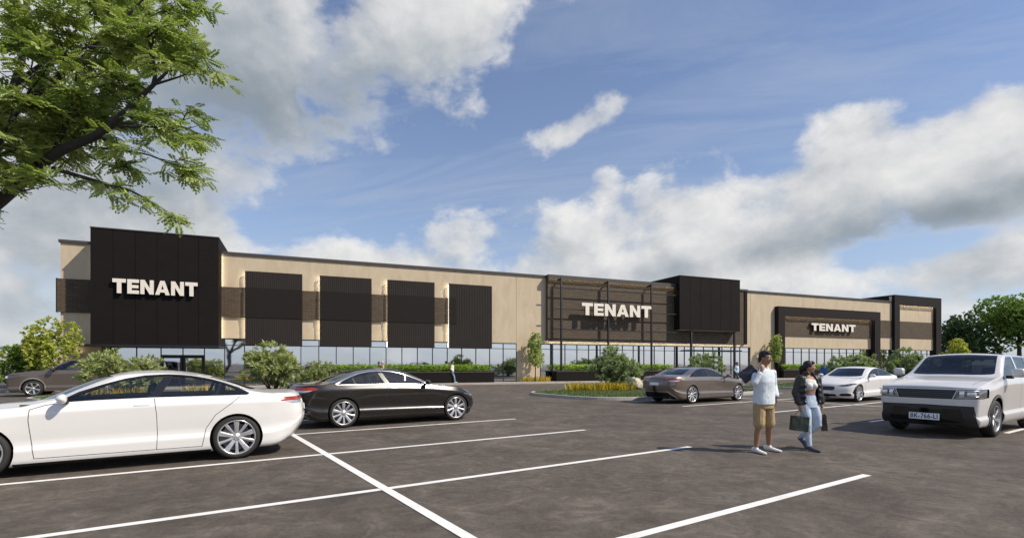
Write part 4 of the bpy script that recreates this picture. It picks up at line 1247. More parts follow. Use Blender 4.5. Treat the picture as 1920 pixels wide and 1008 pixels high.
def tuft(G, p, axis, n, ln, wd, rnd, nm, spread=.9, stem=.10):
    axis = axis.normalized(); o1 = axis.orthogonal().normalized(); o2 = axis.cross(o1)
    for k in range(n):
        a = rnd.uniform(0, 2*PI); t = rnd.random()
        out = o1*math.cos(a)+o2*math.sin(a)
        d = axis*(1.0-t*.5)+out*spread*(.35+t*.75)
        l = ln*rnd.uniform(.7, 1.2)
        add_leaf(G, p+axis*stem*(rnd.random()-.5), d, axis+out*.3, l, wd*rnd.uniform(.8, 1.2), rnd.randrange(nm))

def crown_points(rnd, n, rx, ry, rz, cz, clumps, low=-.75):
    """points over the surface of several overlapping ellipsoid clumps"""
    P = []
    cl = []
    for k in range(clumps):
        a = rnd.uniform(0, 2*PI); r = math.sqrt(rnd.random())*.62; h = rnd.uniform(-.45, .62)
        sc = rnd.uniform(.34, .52)
        cl.append((Vector((r*math.cos(a), r*math.sin(a), h)), sc))
    while len(P) < n:
        c, sc = rnd.choice(cl)
        d = Vector((rnd.gauss(0, 1), rnd.gauss(0, 1), rnd.gauss(.15, 1))).normalized()
        q = c+d*sc*rnd.uniform(.72, 1.06)
        if q.z < low: continue
        P.append((Vector((q.x*rx, q.y*ry, cz+q.z*rz)), Vector((d.x, d.y, d.z+.35))))
    return P

def bush_mesh(name, seed, rx, rz, ntuft, leaves, ln, wd, mats, clumps=11, stems=True, spread=.9):
    """a shrub about 2 rx wide and 2 rz high standing on z = 0 -> (foliage MB, stem MB)"""
    rnd = random.Random(seed); G = MB(); S = MB()
    for (p, d) in crown_points(rnd, ntuft, rx, rx*.92, rz, rz*.98, clumps, -.92):
        tuft(G, p, d, leaves, ln, wd, rnd, len(mats), spread)
    for k in range(9):
        a = rnd.uniform(0, 2*PI); r = rnd.uniform(.3, .75)*rx
        e = Vector((r*math.cos(a), r*math.sin(a), rz*rnd.uniform(.8, 1.6)))
        S.tube([(math.cos(a)*.08, math.sin(a)*.08, 0), e*.45+Vector((0, 0, .1)), e], [.028, .018, .007], 6)
    return G, S

def twig_tree(root_name, trunk_pts, trunk_r, limbs, rnd):
    pass

def pinnate(G, p, d, up, L, rnd, nm, pairs=6, lw=.040, ll=.080):
    """compound leaf: opposite leaflets along a drooping stalk"""
    d = d.normalized(); s = d.cross(up)
    if s.length < 1e-3: s = d.orthogonal()
    s.normalize(); n = s.cross(d).normalized()
    m = rnd.randrange(nm)
    for i in range(pairs+1):
        f = (i+1.2)/(pairs+1.2)
        q = p+d*L*f-n*(.10*L*f*f)*1.0
        k = ll*(1.0-.35*abs(f-.55))
        if i == pairs: add_leaf(G, q, d-n*.25, n, k, lw, m); continue
        for sg in (1, -1):
            add_leaf(G, q, d*.55+s*sg*.95-n*rnd.uniform(.05, .35), n, k*rnd.uniform(.85, 1.1), lw, m)
# ================================================================ people
class Flesh:
    """overlapping tapered limbs and ellipsoids that are fused into one continuous surface"""
    def __init__(s): s.mb = MB()
    def ell(s, c, r, rz=0.0, rx=0.0):
        bm = bmesh.new(); bmesh.ops.create_uvsphere(bm, u_segments=16, v_segments=10, radius=1)
        M = Matrix.Translation(Vector(c)) @ Matrix.Rotation(rz, 4, 'Z') @ Matrix.Rotation(rx, 4, 'X') @ Matrix.Diagonal((*r, 1))
        bm.transform(M); s.mb.bm(bm)
    def limb(s, pts, rad, seg=12):
        # resample for roundness
        P = [Vector(p) for p in pts]; Q = []; RR = []
        for i in range(len(P)-1):
            for k in range(4):
                t = k/4; Q.append(P[i].lerp(P[i+1], t)); RR.append(rad[i]*(1-t)+rad[i+1]*t)
        Q.append(P[-1]); RR.append(rad[-1])
        s.mb.tube(Q, RR, seg)
        s.ell(P[0], (rad[0],)*3); s.ell(P[-1], (rad[-1],)*3)
        for p, r in zip(P[1:-1], rad[1:-1]): s.ell(p, (r*1.0,)*3)
    def loft(s, secs, n=24):
        """secs: (cx, cy, z, rx, ry)"""
        V = []
        for (cx, cy, z, rx, ry) in secs:
            for k in range(n):
                a = 2*PI*k/n
                ca, sa = math.cos(a), math.sin(a)
                e = .82
                V.append((cx+rx*math.copysign(abs(ca)**e, ca), cy+ry*math.copysign(abs(sa)**e, sa), z))
        F = []
        for i in range(len(secs)-1):
            for k in range(n):
                k2 = (k+1) % n; F.append((i*n+k, i*n+k2, (i+1)*n+k2, (i+1)*n+k))
        F.append(tuple(range(n-1, -1, -1))); F.append(tuple((len(secs)-1)*n+k for k in range(n)))
        s.mb.add(V, F, 0, True)
    def cshell(s, secs, th, gap, n=30):
        """open-fronted garment: thick wall leaving a gap (radians) at the front (-y)"""
        V = []; m = n+1
        for (cx, cy, z, rx, ry) in secs:
            for d in (0, th):
                for k in range(m):
                    a = -PI/2+gap/2+(2*PI-gap)*k/n
                    V.append((cx+(rx-d)*math.cos(a), cy+(ry-d)*math.sin(a), z))
        F = []; ns = len(secs)
        for i in range(ns-1):
            o, q = i*2*m, (i+1)*2*m
            for k in range(n):
                F.append((o+k, o+k+1, q+k+1, q+k)); F.append((o+m+k+1, o+m+k, q+m+k, q+m+k+1))
            F.append((o+m, o, q, q+m)); F.append((o+n, o+m+n, q+m+n, q+n))
        for k in range(n):
            F.append((k, m+k, m+k+1, k+1)); q = (ns-1)*2*m; F.append((q+k+1, q+m+k+1, q+m+k, q+k))
        s.mb.add(V, F, 0, True)
    def build(s, name, material, parent, voxel=.009, smooth=4, folds=0.0, fs=14, seed=0):
        o = s.mb.build(name+'_raw', material)
        r = o.modifiers.new('r', 'REMESH'); r.mode = 'VOXEL'; r.voxel_size = voxel
        if smooth:
            m = o.modifiers.new('s', 'SMOOTH'); m.factor = .5; m.iterations = smooth
        me = mesh_of(o); bpy.data.objects.remove(o); me.name = name
        if folds:
            n0 = [v.normal.copy() for v in me.vertices]
            for v, n in zip(me.vertices, n0):
                p = v.co
                f = mnoise.noise(Vector((p.x*fs, p.y*fs, p.z*fs*.55+seed)))+.5*mnoise.noise(Vector((p.x*fs*2.3+4, p.y*fs*2.3, p.z*fs*1.4+seed)))
                v.co = p+n*f*folds
        q = link(name, me, None, parent, True)
        if not me.materials: me.materials.append(material)
        return q

def hand(F, wrist, d, palm_n, sg, curl=.5, sc=1.0):
    """palm, four fingers and a side thumb; d points down the hand, palm_n out of the palm"""
    d = Vector(d).normalized(); n = Vector(palm_n); n = (n-d*n.dot(d)).normalized(); s = d.cross(n)*sg
    w = Vector(wrist)
    F.limb([w, w+d*.03*sc], [.022*sc, .024*sc], 8)
    for k in range(4):
        o = (k-1.5)*.0185*sc
        b = w+d*.035*sc+s*o*.8; kn = w+d*(.088-.004*abs(k-1.3))*sc+s*o
        F.limb([b, kn], [.0125*sc, .0105*sc], 8)
        L = [.040, .046, .043, .034][k]*sc
        c1 = (d*math.cos(curl)+n*math.sin(curl)); c2 = (d*math.cos(curl*2.1)+n*math.sin(curl*2.1)); c3 = (d*math.cos(curl*2.8)+n*math.sin(curl*2.8))
        a = kn+c1*L; b2 = a+c2*L*.65; e = b2+c3*L*.5
        F.limb([kn, a, b2, e], [.0098*sc, .0090*sc, .0082*sc, .0070*sc], 8)
    t0 = w+d*.03*sc-s*.022*sc; t1 = t0+(d*.6-s*.75+n*.25).normalized()*.036*sc; t2 = t1+(d*.85-s*.2+n*.5).normalized()*.032*sc
    F.limb([t0, t1, t2], [.0125*sc, .0105*sc, .0085*sc], 8)

def head(root, F, c, yaw, sc, skin, haircol, hairfn, vox, pitch=0.0, female=False):
    """adds the head to the body surface F; hair, eyes become children"""
    M = Matrix.Translation(Vector(c)) @ Matrix.Rotation(yaw, 4, 'Z') @ Matrix.Rotation(pitch, 4, 'X') @ Matrix.Scale(sc, 4)
    P = lambda x, y, z: M @ Vector((x, y, z))
    E = lambda p, r: F.ell(P(*p), [q*sc for q in r], yaw, pitch)
    E((0, .012, .035), (.076, .094, .088)); E((0, -.012, -.020), (.066, .078, .085)); E((0, -.042, -.078), (.042 if female else .047, .040, .034))
    E((0, -.086, .026), (.050, .014, .012))                                     # brow
    F.limb([P(0, -.088, .018), P(0, -.110, -.022)], [.0095*sc, .0145*sc], 8); E((.012, -.098, -.026), (.009, .010, .008)); E((-.012, -.098, -.026), (.009, .010, .008))
    E((0, -.087, -.052), (.026, .011, .0075)); E((0, -.085, -.064), (.022, .011, .008)) # lips
    E((.036, -.070, -.018), (.024, .016, .022)); E((-.036, -.070, -.018), (.024, .016, .022))
    for sg in (1, -1): E((.076*sg, .010, -.005), (.011, .022, .034))
    ey = MB()
    for sg in (1, -1):
        bm = bmesh.new(); bmesh.ops.create_uvsphere(bm, u_segments=10, v_segments=6, radius=.0125*sc)
        bm.transform(Matrix.Translation(P(.031*sg, -.080, .004))); ey.bm(bm)
        bm = bmesh.new(); bmesh.ops.create_uvsphere(bm, u_segments=8, v_segments=5, radius=.0068*sc)
        bm.transform(Matrix.Translation(P(.031*sg, -.0885, .004))); ey.bm(bm, 1)
    if vox < .012: ey.build('eyes', [mat('eye_white', (.7,.68,.65), .3), mat('eye_dark', (.02,.012,.01), .2)], root)
    H = Flesh(); hairfn(H, P, E2 := (lambda p, r: H.ell(P(*p), [q*sc for q in r], yaw, pitch)), sc)
    H.build('hair', haircol, root, max(vox, .007), 2, .004, 40)

def hair_short(H, P, E, sc):
    E((0, .022, .068), (.080, .094, .066)); E((0, .068, .02), (.070, .048, .070)); E((0, -.050, .098), (.058, .042, .030))
    E((.068, .022, .035), (.017, .052, .045)); E((-.068, .022, .035), (.017, .052, .045)); E((0, .01, .105), (.062, .075, .035))

def hair_back(H, P, E, sc):
    E((0, .020, .060), (.083, .098, .072)); E((0, .075, .0), (.076, .05, .085)); E((0, -.055, .090), (.062, .036, .034))
    E((.070, .015, .03), (.018, .055, .05)); E((-.070, .015, .03), (.018, .055, .05))
    E((0, .135, -.03), (.052, .048, .060)); H.limb([P(0, .15, -.05), P(.0, .15, -.13)], [.035*sc, .02*sc])

def shoe(F, ankle, toe, z0=0.0, w=.047, heel=.055):
    a = Vector(ankle); t = Vector(toe); d = (t-a); d.z = 0; L = d.length; d.normalize()
    base = Vector((a.x, a.y, 0))
    an = math.atan2(d.y, d.x)
    for f, r, zz, hh in ((-.055, w*.92, .045, .042), (.02, w*.92, .045, .044), (.09, w*1.0, .036, .036), (.155, w*1.02, .031, .030), (L-.035, w*.85, .027, .026)):
        q = base+d*f; zq = z0+(t.z-a.z+heel)*0
        F.ell((q.x, q.y, (a.z-.085)*max(0, 1-f/max(L, .1))+max(zz, hh)), (.062, r, hh), an)
    F.limb([base+d*.0+Vector((0, 0, a.z-.04)), base+Vector((0, 0, a.z+.005))], [.044, .043])

SKIN = {}
def skin_mat(name, col):
    if name in MATS: return MATS[name]
    m = mat(name, col, .55, var=.10, vscale=9)
    b = m.node_tree.nodes['Principled BSDF']; b.inputs['Subsurface Weight'].default_value = .08; b.inputs['Subsurface Radius'].default_value = (.02, .008, .004)
    return m

def man(loc, yaw):
    r = thing('person', loc, yaw, 'man in a pale shirt and khaki shorts holding a dark bag over his shoulder', 'person')
    sk = skin_mat('skin_man', (.30,.165,.10)); v = .0085
    B = Flesh()
    B.loft([(0,0,.84,.13,.10), (0,.01,.95,.155,.110), (0,0,1.10,.14,.095), (0,-.005,1.28,.155,.108), (0,0,1.42,.155,.095), (0,.01,1.50,.11,.075), (0,.01,1.54,.065,.062)])
    B.limb([(0,.012,1.50), (.004,-.004,1.60)], [.060, .056])
    head(r, B, (.010,-.020,1.705), R(30), 1.02, sk, mat('hair_black', (.010,.008,.007), .6), hair_short, v, R(4))
    # right arm raised to the shoulder, left arm down to the pocket
    B.limb([(-.185,.0,1.46), (-.285,-.13,1.275)], [.055, .043]); B.limb([(-.285,-.13,1.275), (-.150,-.155,1.515)], [.043, .028])
    hand(B, (-.150,-.155,1.515), (.45,.45,.8), (.1,.9,-.45), -1, .75)
    B.limb([(.185,.0,1.46), (.255,.07,1.20)], [.055, .043]); B.limb([(.255,.07,1.20), (.215,-.06,.985)], [.042, .029])
    hand(B, (.215,-.06,.985), (-.25,-.15,-1), (-1,.0,.2), 1, .3)
    B.limb([(-.09,0,.90), (-.125,-.035,.50)], [.088, .058]); B.limb([(-.125,-.035,.50), (-.132,-.0,.36), (-.15,.015,.10)], [.056, .058, .038])
    B.limb([(.09,.01,.90), (.15,.05,.50)], [.088, .058]); B.limb([(.15,.05,.50), (.18,.10,.36), (.235,.165,.10)], [.056, .058, .038])
    B.build('body', sk, r, v, 3)
    S = Flesh()
    S.loft([(.0,.0,.875,.192,.145), (0,.0,.95,.190,.143), (.0,.0,1.10,.180,.135), (-.0,-.005,1.28,.190,.138), (0,0,1.40,.188,.122), (0,.005,1.475,.165,.10), (0,.01,1.52,.085,.072)])
    S.ell((.170,.0,1.445), (.062,.062,.055)); S.ell((-.170,.0,1.445), (.062,.062,.055))
    S.limb([(-.183,.0,1.445), (-.288,-.13,1.275)], [.064, .060]); S.limb([(-.288,-.13,1.275), (-.205,-.148,1.425)], [.060, .046])
    S.limb([(.183,.0,1.445), (.258,.07,1.20)], [.064, .060]); S.limb([(.258,.07,1.20), (.226,-.035,1.035)], [.062, .048])
    # collar
    for k in range(14):
        a = -PI/2+.45+(2*PI-.9)*k/13; S.ell((.070*math.cos(a), .012+.070*math.sin(a), 1.535-.012*math.cos(a+PI/2)), (.020, .020, .024))
    S.build('shirt', mat('shirt_pale', (.66,.72,.76), .85, var=.05, vscale=8), r, .009, 3, .0060, 9, 2)
    b = MB()
    for k in range(6): b.tube([(.012, -.150-.004, .95+k*.085), (.012, -.157-.002, .95+k*.085)], .006, 8)
    b.build('buttons', mat('button', (.5,.5,.48), .4), r)
    T = Flesh()
    T.loft([(0,.0,.80,.175,.125), (0,.0,.90,.190,.135), (0,0,.98,.18,.125)])
    T.limb([(-.092,0,.86), (-.122,-.03,.53)], [.108, .098]); T.limb([(.092,.01,.86), (.150,.045,.53)], [.108, .098])
    so = T.build('shorts', mat('khaki', (.40,.285,.15), .9, var=.08, vscale=9), r, .009, 2, .007, 12, 5)
    for nm, an, to in (('shoe', (-.15,.02,.09), (-.155,-.235,.0)), ('shoe', (.235,.165,.09), (.285,-.075,0))):
        F = Flesh(); shoe(F, an, to); F.build(nm, mat('shoe_white', (.74,.73,.70), .6), r, .008, 3)
    w = MB(); w.lathe([(.034, -.012), (.037, -.008), (.037, .008), (.034, .012)], 14, axis='z', c=(.216, -.052, 1.0)); w.build('watch', mat('watch_black', (.02,.02,.02), .3), r)
    # the bag hangs from his hand behind the shoulder
    c = Matrix.Translation(Vector(loc)) @ Matrix.Rotation(yaw, 4, 'Z')
    bag_on(c @ Vector((-.150,-.03,1.545)), c.to_3x3() @ Vector((-.70,.30,-.58)), c.to_3x3() @ Vector((-.28,-.92,.10)), (.28,.21,.11), (.018,.022,.045),
           'dark navy paper bag slung over the shoulder of the man in shorts', None, .06)
    return r

def bag_on(hp, down, nrm, size, col, label, _a=None, hl=.12, text=None, inner=None, gussets=True):
    """paper carrier bag hanging from the point hp along 'down'; nrm is the normal of its broad face"""
    d = Vector(down).normalized(); n = Vector(nrm); n = (n-d*n.dot(d)).normalized(); s = d.cross(n)
    H, W, T = size
    M = Matrix((s, n, -d)).transposed().to_4x4(); M.translation = hp
    r = thing('shopping_bag', (0,0,0)); r.matrix_world = M; tag(r, label, 'bag')
    z1 = -hl; z0 = -hl-H
    b = MB(); V = [(-W/2,-T/2,z0),(W/2,-T/2,z0),(W/2,T/2,z0),(-W/2,T/2,z0), (-W/2,-T/2,z1),(W/2,-T/2,z1),(W/2,T/2,z1),(-W/2,T/2,z1),
                   (-W/2+.03,0,(z0+z1)/2+.02),(W/2-.03,0,(z0+z1)/2+.02), (-W/2+.03,0,z1),(W/2-.03,0,z1)]
    b.add(V, [(0,3,2,1),(0,1,5,4),(2,3,7,6),(1,2,9),(1,9,11,5),(2,6,11,9),(3,0,8),(0,4,10,8),(3,8,10,7)])
    b.v = [tuple(q) for q in b.v]
    o = b.build('bag_body', mat('paper_%02d' % int(col[0]*1000+col[2]*100), col, .6, var=.08, vscale=6), r)
    bm = bmesh.new(); bm.from_mesh(o.data)
    bmesh.ops.subdivide_edges(bm, edges=list(bm.edges), cuts=5, use_grid_fill=True)
    for v in bm.verts:
        p = v.co; q = mnoise.noise(Vector((p.x*13+H*9, p.y*13, p.z*9)))*.010+mnoise.noise(Vector((p.x*30, p.y*30+col[1]*99, p.z*22)))*.004
        v.co = p+Vector((q*.5, q, q*.3))
    bm.to_mesh(o.data); bm.free()
    m = o.modifiers.new('thick', 'SOLIDIFY'); m.thickness = .004
    for sg in (1, -1):
        p = []
        for k in range(9):
            a = PI*k/8; p.append((-.07*math.cos(a), sg*(T/2+.004)*(1-math.sin(a)*.92), z1-.02+(hl+.02)*math.sin(a)))
        h = MB(); h.tube(p, .0045, 6); h.build('handle', mat('cord_brown', (.25,.17,.09), .8), r)
    return r

def woman(loc, yaw):
    r = thing('person', loc, yaw, 'woman in a black puffer jacket and light blue jeans walking with two bags', 'person')
    sk = skin_mat('skin_woman', (.40,.22,.13)); v = .0085
    B = Flesh()
    B.loft([(0,0,.80,.13,.105), (0,.005,.90,.155,.115), (0,0,1.02,.112,.085), (0,-.004,1.15,.128,.10), (0,0,1.28,.145,.09), (0,.008,1.36,.10,.068), (0,.01,1.40,.055,.052)])
    B.ell((.055,-.075,1.20), (.058,.055,.06)); B.ell((-.055,-.075,1.20), (.058,.055,.06))
    B.limb([(0,.012,1.36), (.004,-.002,1.45)], [.050, .046])
    head(r, B, (.012,-.012,1.545), R(52), .93, sk, mat('hair_dark', (.013,.008,.006), .5), hair_back, v, R(2), True)
    B.limb([(-.155,0,1.33), (-.225,.03,1.07)], [.045, .036]); B.limb([(-.225,.03,1.07), (-.225,-.045,.845)], [.035, .023])
    hand(B, (-.225,-.045,.845), (.0,-.12,-1), (.95,.1,0), -1, .75, .95)
    B.limb([(.155,0,1.33), (.235,.035,1.08)], [.045, .036]); B.limb([(.235,.035,1.08), (.262,-.02,.855)], [.035, .023])
    hand(B, (.262,-.02,.855), (.05,-.10,-1), (-.95,.1,0), 1, .75, .95)
    KR, AR, KL, AL = (-.085,-.085,.47), (-.065,-.105,.09), (.165,-.055,.47), (.075,.30,.20)
    B.limb([(-.08,0,.84), KR, AR], [.075, .050, .034]); B.limb([(.08,0,.84), KL, AL], [.075, .050, .034])
    B.build('body', sk, r, v, 3)
    J = Flesh()
    J.loft([(0,.0,.79,.145,.125), (0,.008,.87,.162,.128), (0,.004,.95,.145,.108), (0,0,1.035,.118,.092)])
    J.ell((.085,.06,.84), (.088,.085,.095)); J.ell((-.085,.06,.84), (.088,.085,.095))
    J.limb([(-.085,.005,.82), (-.09,-.05,.64), KR, (-.076,-.075,.33), AR], [.110, .092, .064, .060, .044]); J.limb([(.085,.005,.82), (.135,-.035,.64), KL, (.135,.075,.36), AL], [.110, .092, .065, .060, .044])
    J.build('jeans', mat('denim_pale', (.44,.53,.64), .85, var=.13, vscale=7), r, .0085, 2, .004, 16, 3)
    wb = MB(); wb.lathe([(.121, -.008), (.124, 0), (.121, .02)], 28, axis='z'); 
    o = wb.build('waistband', mat('waist_mauve', (.30,.20,.34), .8), r, (0, 0, 1.03)); o.scale = (1.0, .80, 1)
    T = Flesh()
    T.loft([(0,-.002,1.125,.133,.103), (0,-.004,1.20,.138,.108), (0,0,1.28,.148,.094), (0,.006,1.335,.115,.074)])
    T.ell((.055,-.078,1.20), (.063,.060,.062)); T.ell((-.055,-.078,1.20), (.063,.060,.062))
    T.build('crop_top', mat('top_white', (.70,.69,.66), .85), r, .0085, 2, .003, 20, 1)
    K = Flesh()
    K.cshell([(0,.02,.87,.215,.165), (0,.02,.92,.225,.175), (0,.02,1.05,.215,.165), (0,.012,1.20,.212,.155), (0,.008,1.30,.20,.135), (0,.01,1.37,.145,.10), (0,.012,1.425,.092,.085)], .028, 1.45)
    for sg in (1, -1): K.ell((.165*sg,.005,1.325), (.078,.078,.068))
    K.limb([(-.170,0,1.32), (-.235,.03,1.07)], [.084, .078]); K.limb([(-.235,.03,1.07), (-.228,-.035,.885)], [.078, .058])
    K.limb([(.170,0,1.32), (.243,.035,1.08)], [.084, .078]); K.limb([(.243,.035,1.08), (.264,-.012,.895)], [.078, .058])
    for z, rx, ry in ((.885,.218,.168), (1.0,.228,.178), (1.10,.222,.168), (1.20,.218,.16)):       # quilting rolls
        for k in range(18):
            a = -PI/2+.80+(2*PI-1.6)*k/17; K.ell((rx*.97*math.cos(a), .018+ry*.97*math.sin(a), z), (.030, .030, .040))
    for k in range(12):
        a = -PI/2+.65+(2*PI-1.3)*k/11; K.ell((.088*math.cos(a), .014+.085*math.sin(a), 1.425), (.026, .026, .034))
    K.build('jacket', mat('puffer_black', (.020,.019,.020), .42, var=.2, vscale=9), r, .0095, 2, .006, 15, 8)
    for an, to in ((AR, (-.05,-.345,0)), ):
        F = Flesh(); shoe(F, an, to, 0, .042); F.build('shoe', mat('trainer_dark', (.07,.07,.10), .6), r, .008, 3)
    F = Flesh()
    for f, z, rr in ((0, .17, .045), (-.04, .145, .043), (-.09, .105, .042), (-.14, .065, .042), (-.175, .036, .036)): F.ell((.075+.01, .315+f, z), (.042, .055, rr))
    F.build('shoe', mat('trainer_dark', (.07,.07,.10), .6), r, .008, 3)
    M = Matrix.Translation(Vector(loc)) @ Matrix.Rotation(yaw, 4, 'Z'); Q = M.to_3x3()
    bag_on(M @ Vector((-.215,-.06,.755)), Q @ Vector((-.10,.0,-1)), Q @ Vector((-.35,-1,0)), (.27,.29,.12), (.022,.034,.022), 'dark green paper bag in the right hand of the woman in jeans')
    bag_on(M @ Vector((.262,-.035,.765)), Q @ Vector((.12,.0,-1)), Q @ Vector((1,-.75,0)), (.28,.22,.10), (.060,.042,.030), 'dark brown paper bag in the left hand of the woman in jeans')
    return r

def passer_by(loc, yaw, label, top, legs, hairc, skin=(.35,.2,.13), H=1.72, walk=.22, cap=None, bagcol=None):
    """a distant pedestrian"""
    r = thing('person', loc, yaw, label, 'person')
    k = H/1.72; v = .016
    Z = lambda p: (p[0]*k, p[1]*k, p[2]*k)
    B = Flesh()
    B.loft([(0,0,.80*k,.12,.10), (0,0,1.0*k,.11,.085), (0,0,1.3*k,.14,.09), (0,0,1.40*k,.07,.06)])
    B.limb([Z((0,.01,1.38)), Z((0,0,1.50))], [.052, .05])
    head(r, B, Z((0,-.01,1.60)), 0, .98*k, None, hairc, hair_short if cap is None else hair_short, v)
    AR, AL = (-.09,-walk,.09), (.09,walk,.13); KR, KL = (-.09,-walk*.75,.49), (.09,walk*.15,.47)
    for sg, w in ((-1, .10), (1, -.12)):
        B.limb([Z((.17*sg,0,1.36)), Z((.215*sg,.03+w*.3,1.10)), Z((.205*sg,-.03-w,.86))], [.045, .036, .024]); hand(B, Z((.205*sg,-.03-w,.86)), (0,-.1,-1), (-sg,0,0), sg, .4)
    B.limb([Z((-.08,0,.86)), Z(KR), Z(AR)], [.07,.05,.035]); B.limb([Z((.08,0,.86)), Z(KL), Z(AL)], [.07,.05,.035])
    B.build('body', skin_mat('skin_%d' % int(skin[0]*100), skin), r, v, 2)
    S = Flesh()
    S.loft([(0,0,.90*k,.165,.125), (0,0,1.1*k,.155,.115), (0,0,1.3*k,.165,.115), (0,0,1.41*k,.085,.075)])
    for sg, w in ((-1, .10), (1, -.12)): S.limb([Z((.165*sg,0,1.355)), Z((.218*sg,.03+w*.3,1.10)), Z((.208*sg,-.02-w*.8,.93))], [.068, .055, .04])
    S.build('top', top, r, v, 2, .005, 12)
    T = Flesh(); T.loft([(0,0,.80*k,.15,.115), (0,0,.96*k,.145,.11)])
    T.limb([Z((-.083,0,.84)), Z(KR), Z((AR[0],AR[1],.13))], [.095,.07,.055]); T.limb([Z((.083,0,.84)), Z(KL), Z((AL[0],AL[1],.16))], [.095,.07,.055])
    T.build('trousers', legs, r, v, 2, .004, 12)
    for an, dz in ((AR, 0), (AL, .03)):
        F = Flesh()
        for f in (.05, -.02, -.09, -.15): F.ell((an[0]*k, an[1]*k+f, .045+dz), (.045, .055, .043))
        F.build('shoe', mat('shoe_white', (.74,.73,.70), .6), r, v, 2)
    if cap is not None:
        c = MB(); bm = bmesh.new(); bmesh.ops.create_uvsphere(bm, u_segments=14, v_segments=8, radius=1)
        bm.transform(Matrix.Translation((0, .0, 1.665*k)) @ Matrix.Diagonal((.092, .105, .062, 1))); c.bm(bm)
        c.rbox((-.07, -.19, 1.645*k), (.07, -.06, 1.658*k), .004); c.build('cap', cap, r)
    return r
# ================================================================ assemble the place
random.seed(4)
site_mats()
build_sky(); build_sun(); build_ground()
build_building(); build_front_walk()
planter(-15.35, -2.02, 'long black planter box before the ribbed panels', 'long lime green hedge below the ribbed panels', 11)
planter(3.75, 16.6, 'black planter box under the trellis posts', 'lime green hedge under the trellis sign', 12)
planter(31.2, 46.0, 'black planter box inside the square portal', 'lime green hedge inside the square portal', 13, .95, .55)

# ---- planting islands
golds = [MATS[k] for k in ('gold_a', 'gold_b', 'gold_c', 'gold_d', 'gold_d')]
blades = [MATS[k] for k in ('blade_a', 'blade_b', 'blade_c')]
o1 = island('island', 13.0, 26.3, 6.45, 13.7, 2.6, '', [])
grass_on('grass', o1, 15000, .10, blades, 1)
o2 = island('island', -7.6, 6.2, 19.2, 23.4, 1.9, '', [])
grass_on('grass', o2, 7000, .10, blades, 2)
o3 = island('island', 30.5, 44.0, 6.5, 12.5, 2.4, '', [])
grass_on('grass', o3, 6000, .10, blades, 3)
o4 = island('island', -9.4, -6.35, 3.6, 7.6, 1.2, '', [])
grass_on('grass', o4, 2500, .10, blades, 4)

sage = [leaf_mat('sage_a', (0.425,0.463,0.206)), leaf_mat('sage_b', (0.300,0.362,0.156)), leaf_mat('sage_c', (0.562,0.587,0.300))]
sageb = [leaf_mat('olive_a', (0.300,0.375,0.200)), leaf_mat('olive_b', (0.213,0.294,0.156)), leaf_mat('olive_c', (0.413,0.469,0.275))]
BUSH = {}
def bush(var, mats, loc, sx, sz, rz, label):
    key = (var, mats[0].name)
    r = thing('shrub', loc, rz, label, 'shrub', 'sage green shrubs on the planting beds')
    if key not in BUSH:
        G, S = bush_mesh('shrub', 30+var, 1.0, .72, 420, 17, .15, .040, mats, 12)
        a = G.build('foliage', mats, r); b = S.build('stems', MATS['bark'], r); BUSH[key] = (a.data, b.data)
    else:
        link('foliage', BUSH[key][0], None, r); link('stems', BUSH[key][1], None, r)
    r.scale = (sx, sx, sz)
    return r
mat('bark', (.075,.058,.045), .9, var=.3, vscale=12, bump=.5, bscale=30)
mat('bark_dark', (.040,.033,.030), .9, var=.3, vscale=10, bump=.6, bscale=26)
bush(1, sageb, bay(19.0, 12.2, .14), 1.75, 1.70, .3, 'large rounded grey green shrub on the grass island beside a pale boulder')
bush(2, sageb, bay(25.0, 10.6, .14), 1.50, 1.45, 1.2, 'grey green shrub behind the brown sedan, under the black entrance box')
bush(3, sage, bay(-4.2, 20.9, .14), 1.70, 1.38, .5, 'spreading sage shrub behind the white sedan, in front of the tower doors')
bush(1, sage, bay(2.3, 21.2, .14), 1.85, 1.80, 2.2, 'tall sage shrub between the white and black sedans')
bush(2, sage, bay(4.7, 21.4, .14), 1.00, 1.10, .1, 'small sage shrub just behind the tail of the black sedan')
bush(3, sageb, Vector((22.7, 34.2, .14)), 1.65, 1.48, 3.0, 'low dark green shrub behind the white sedan with its headlights in view')
bush(1, sageb, Vector((26.2, 34.4, .14)), 1.55, 1.72, 4.0, 'dark green shrub behind the hood of the white off-roader')
flower_bed([bay(16.2+k*.29, 12.5-.27*k+random.uniform(-.2, .2)) for k in range(9)], 85, .50, golds, 5, .42)
flower_bed([bay(-6.4+k*.62, 20.2+random.uniform(-.2, .2)) for k in (2, 3, 4, 5, 8, 9, 11)], 80, .46, golds, 6, .38)
flower_bed([on_front(.9+k*.33, .75) for k in range(7)], 60, .44, golds, 7, .36)

# pale boulder on the island
bm = bmesh.new(); bmesh.ops.create_icosphere(bm, subdivisions=4, radius=1)
for v in bm.verts:
    p = v.co; n = mnoise.noise(p*1.3+Vector((3, 1, 0)))*.22+mnoise.noise(p*3.1)*.08+mnoise.noise(p*9)*.02
    q = p*(1+n); v.co = Vector((q.x*.62, q.y*.45, max(-.25, q.z*.42)))
b = MB(); b.bm(bm); o = b.build('boulder', mat('boulder_stone', (.50,.43,.37), .9, var=.15, vscale=4, bump=.5, bscale=20)); o.location = bay(19.6, 11.1, .44); o.rotation_euler = (0, .35, .9)
tag(o, 'pale rounded boulder on the grass island', 'boulder')

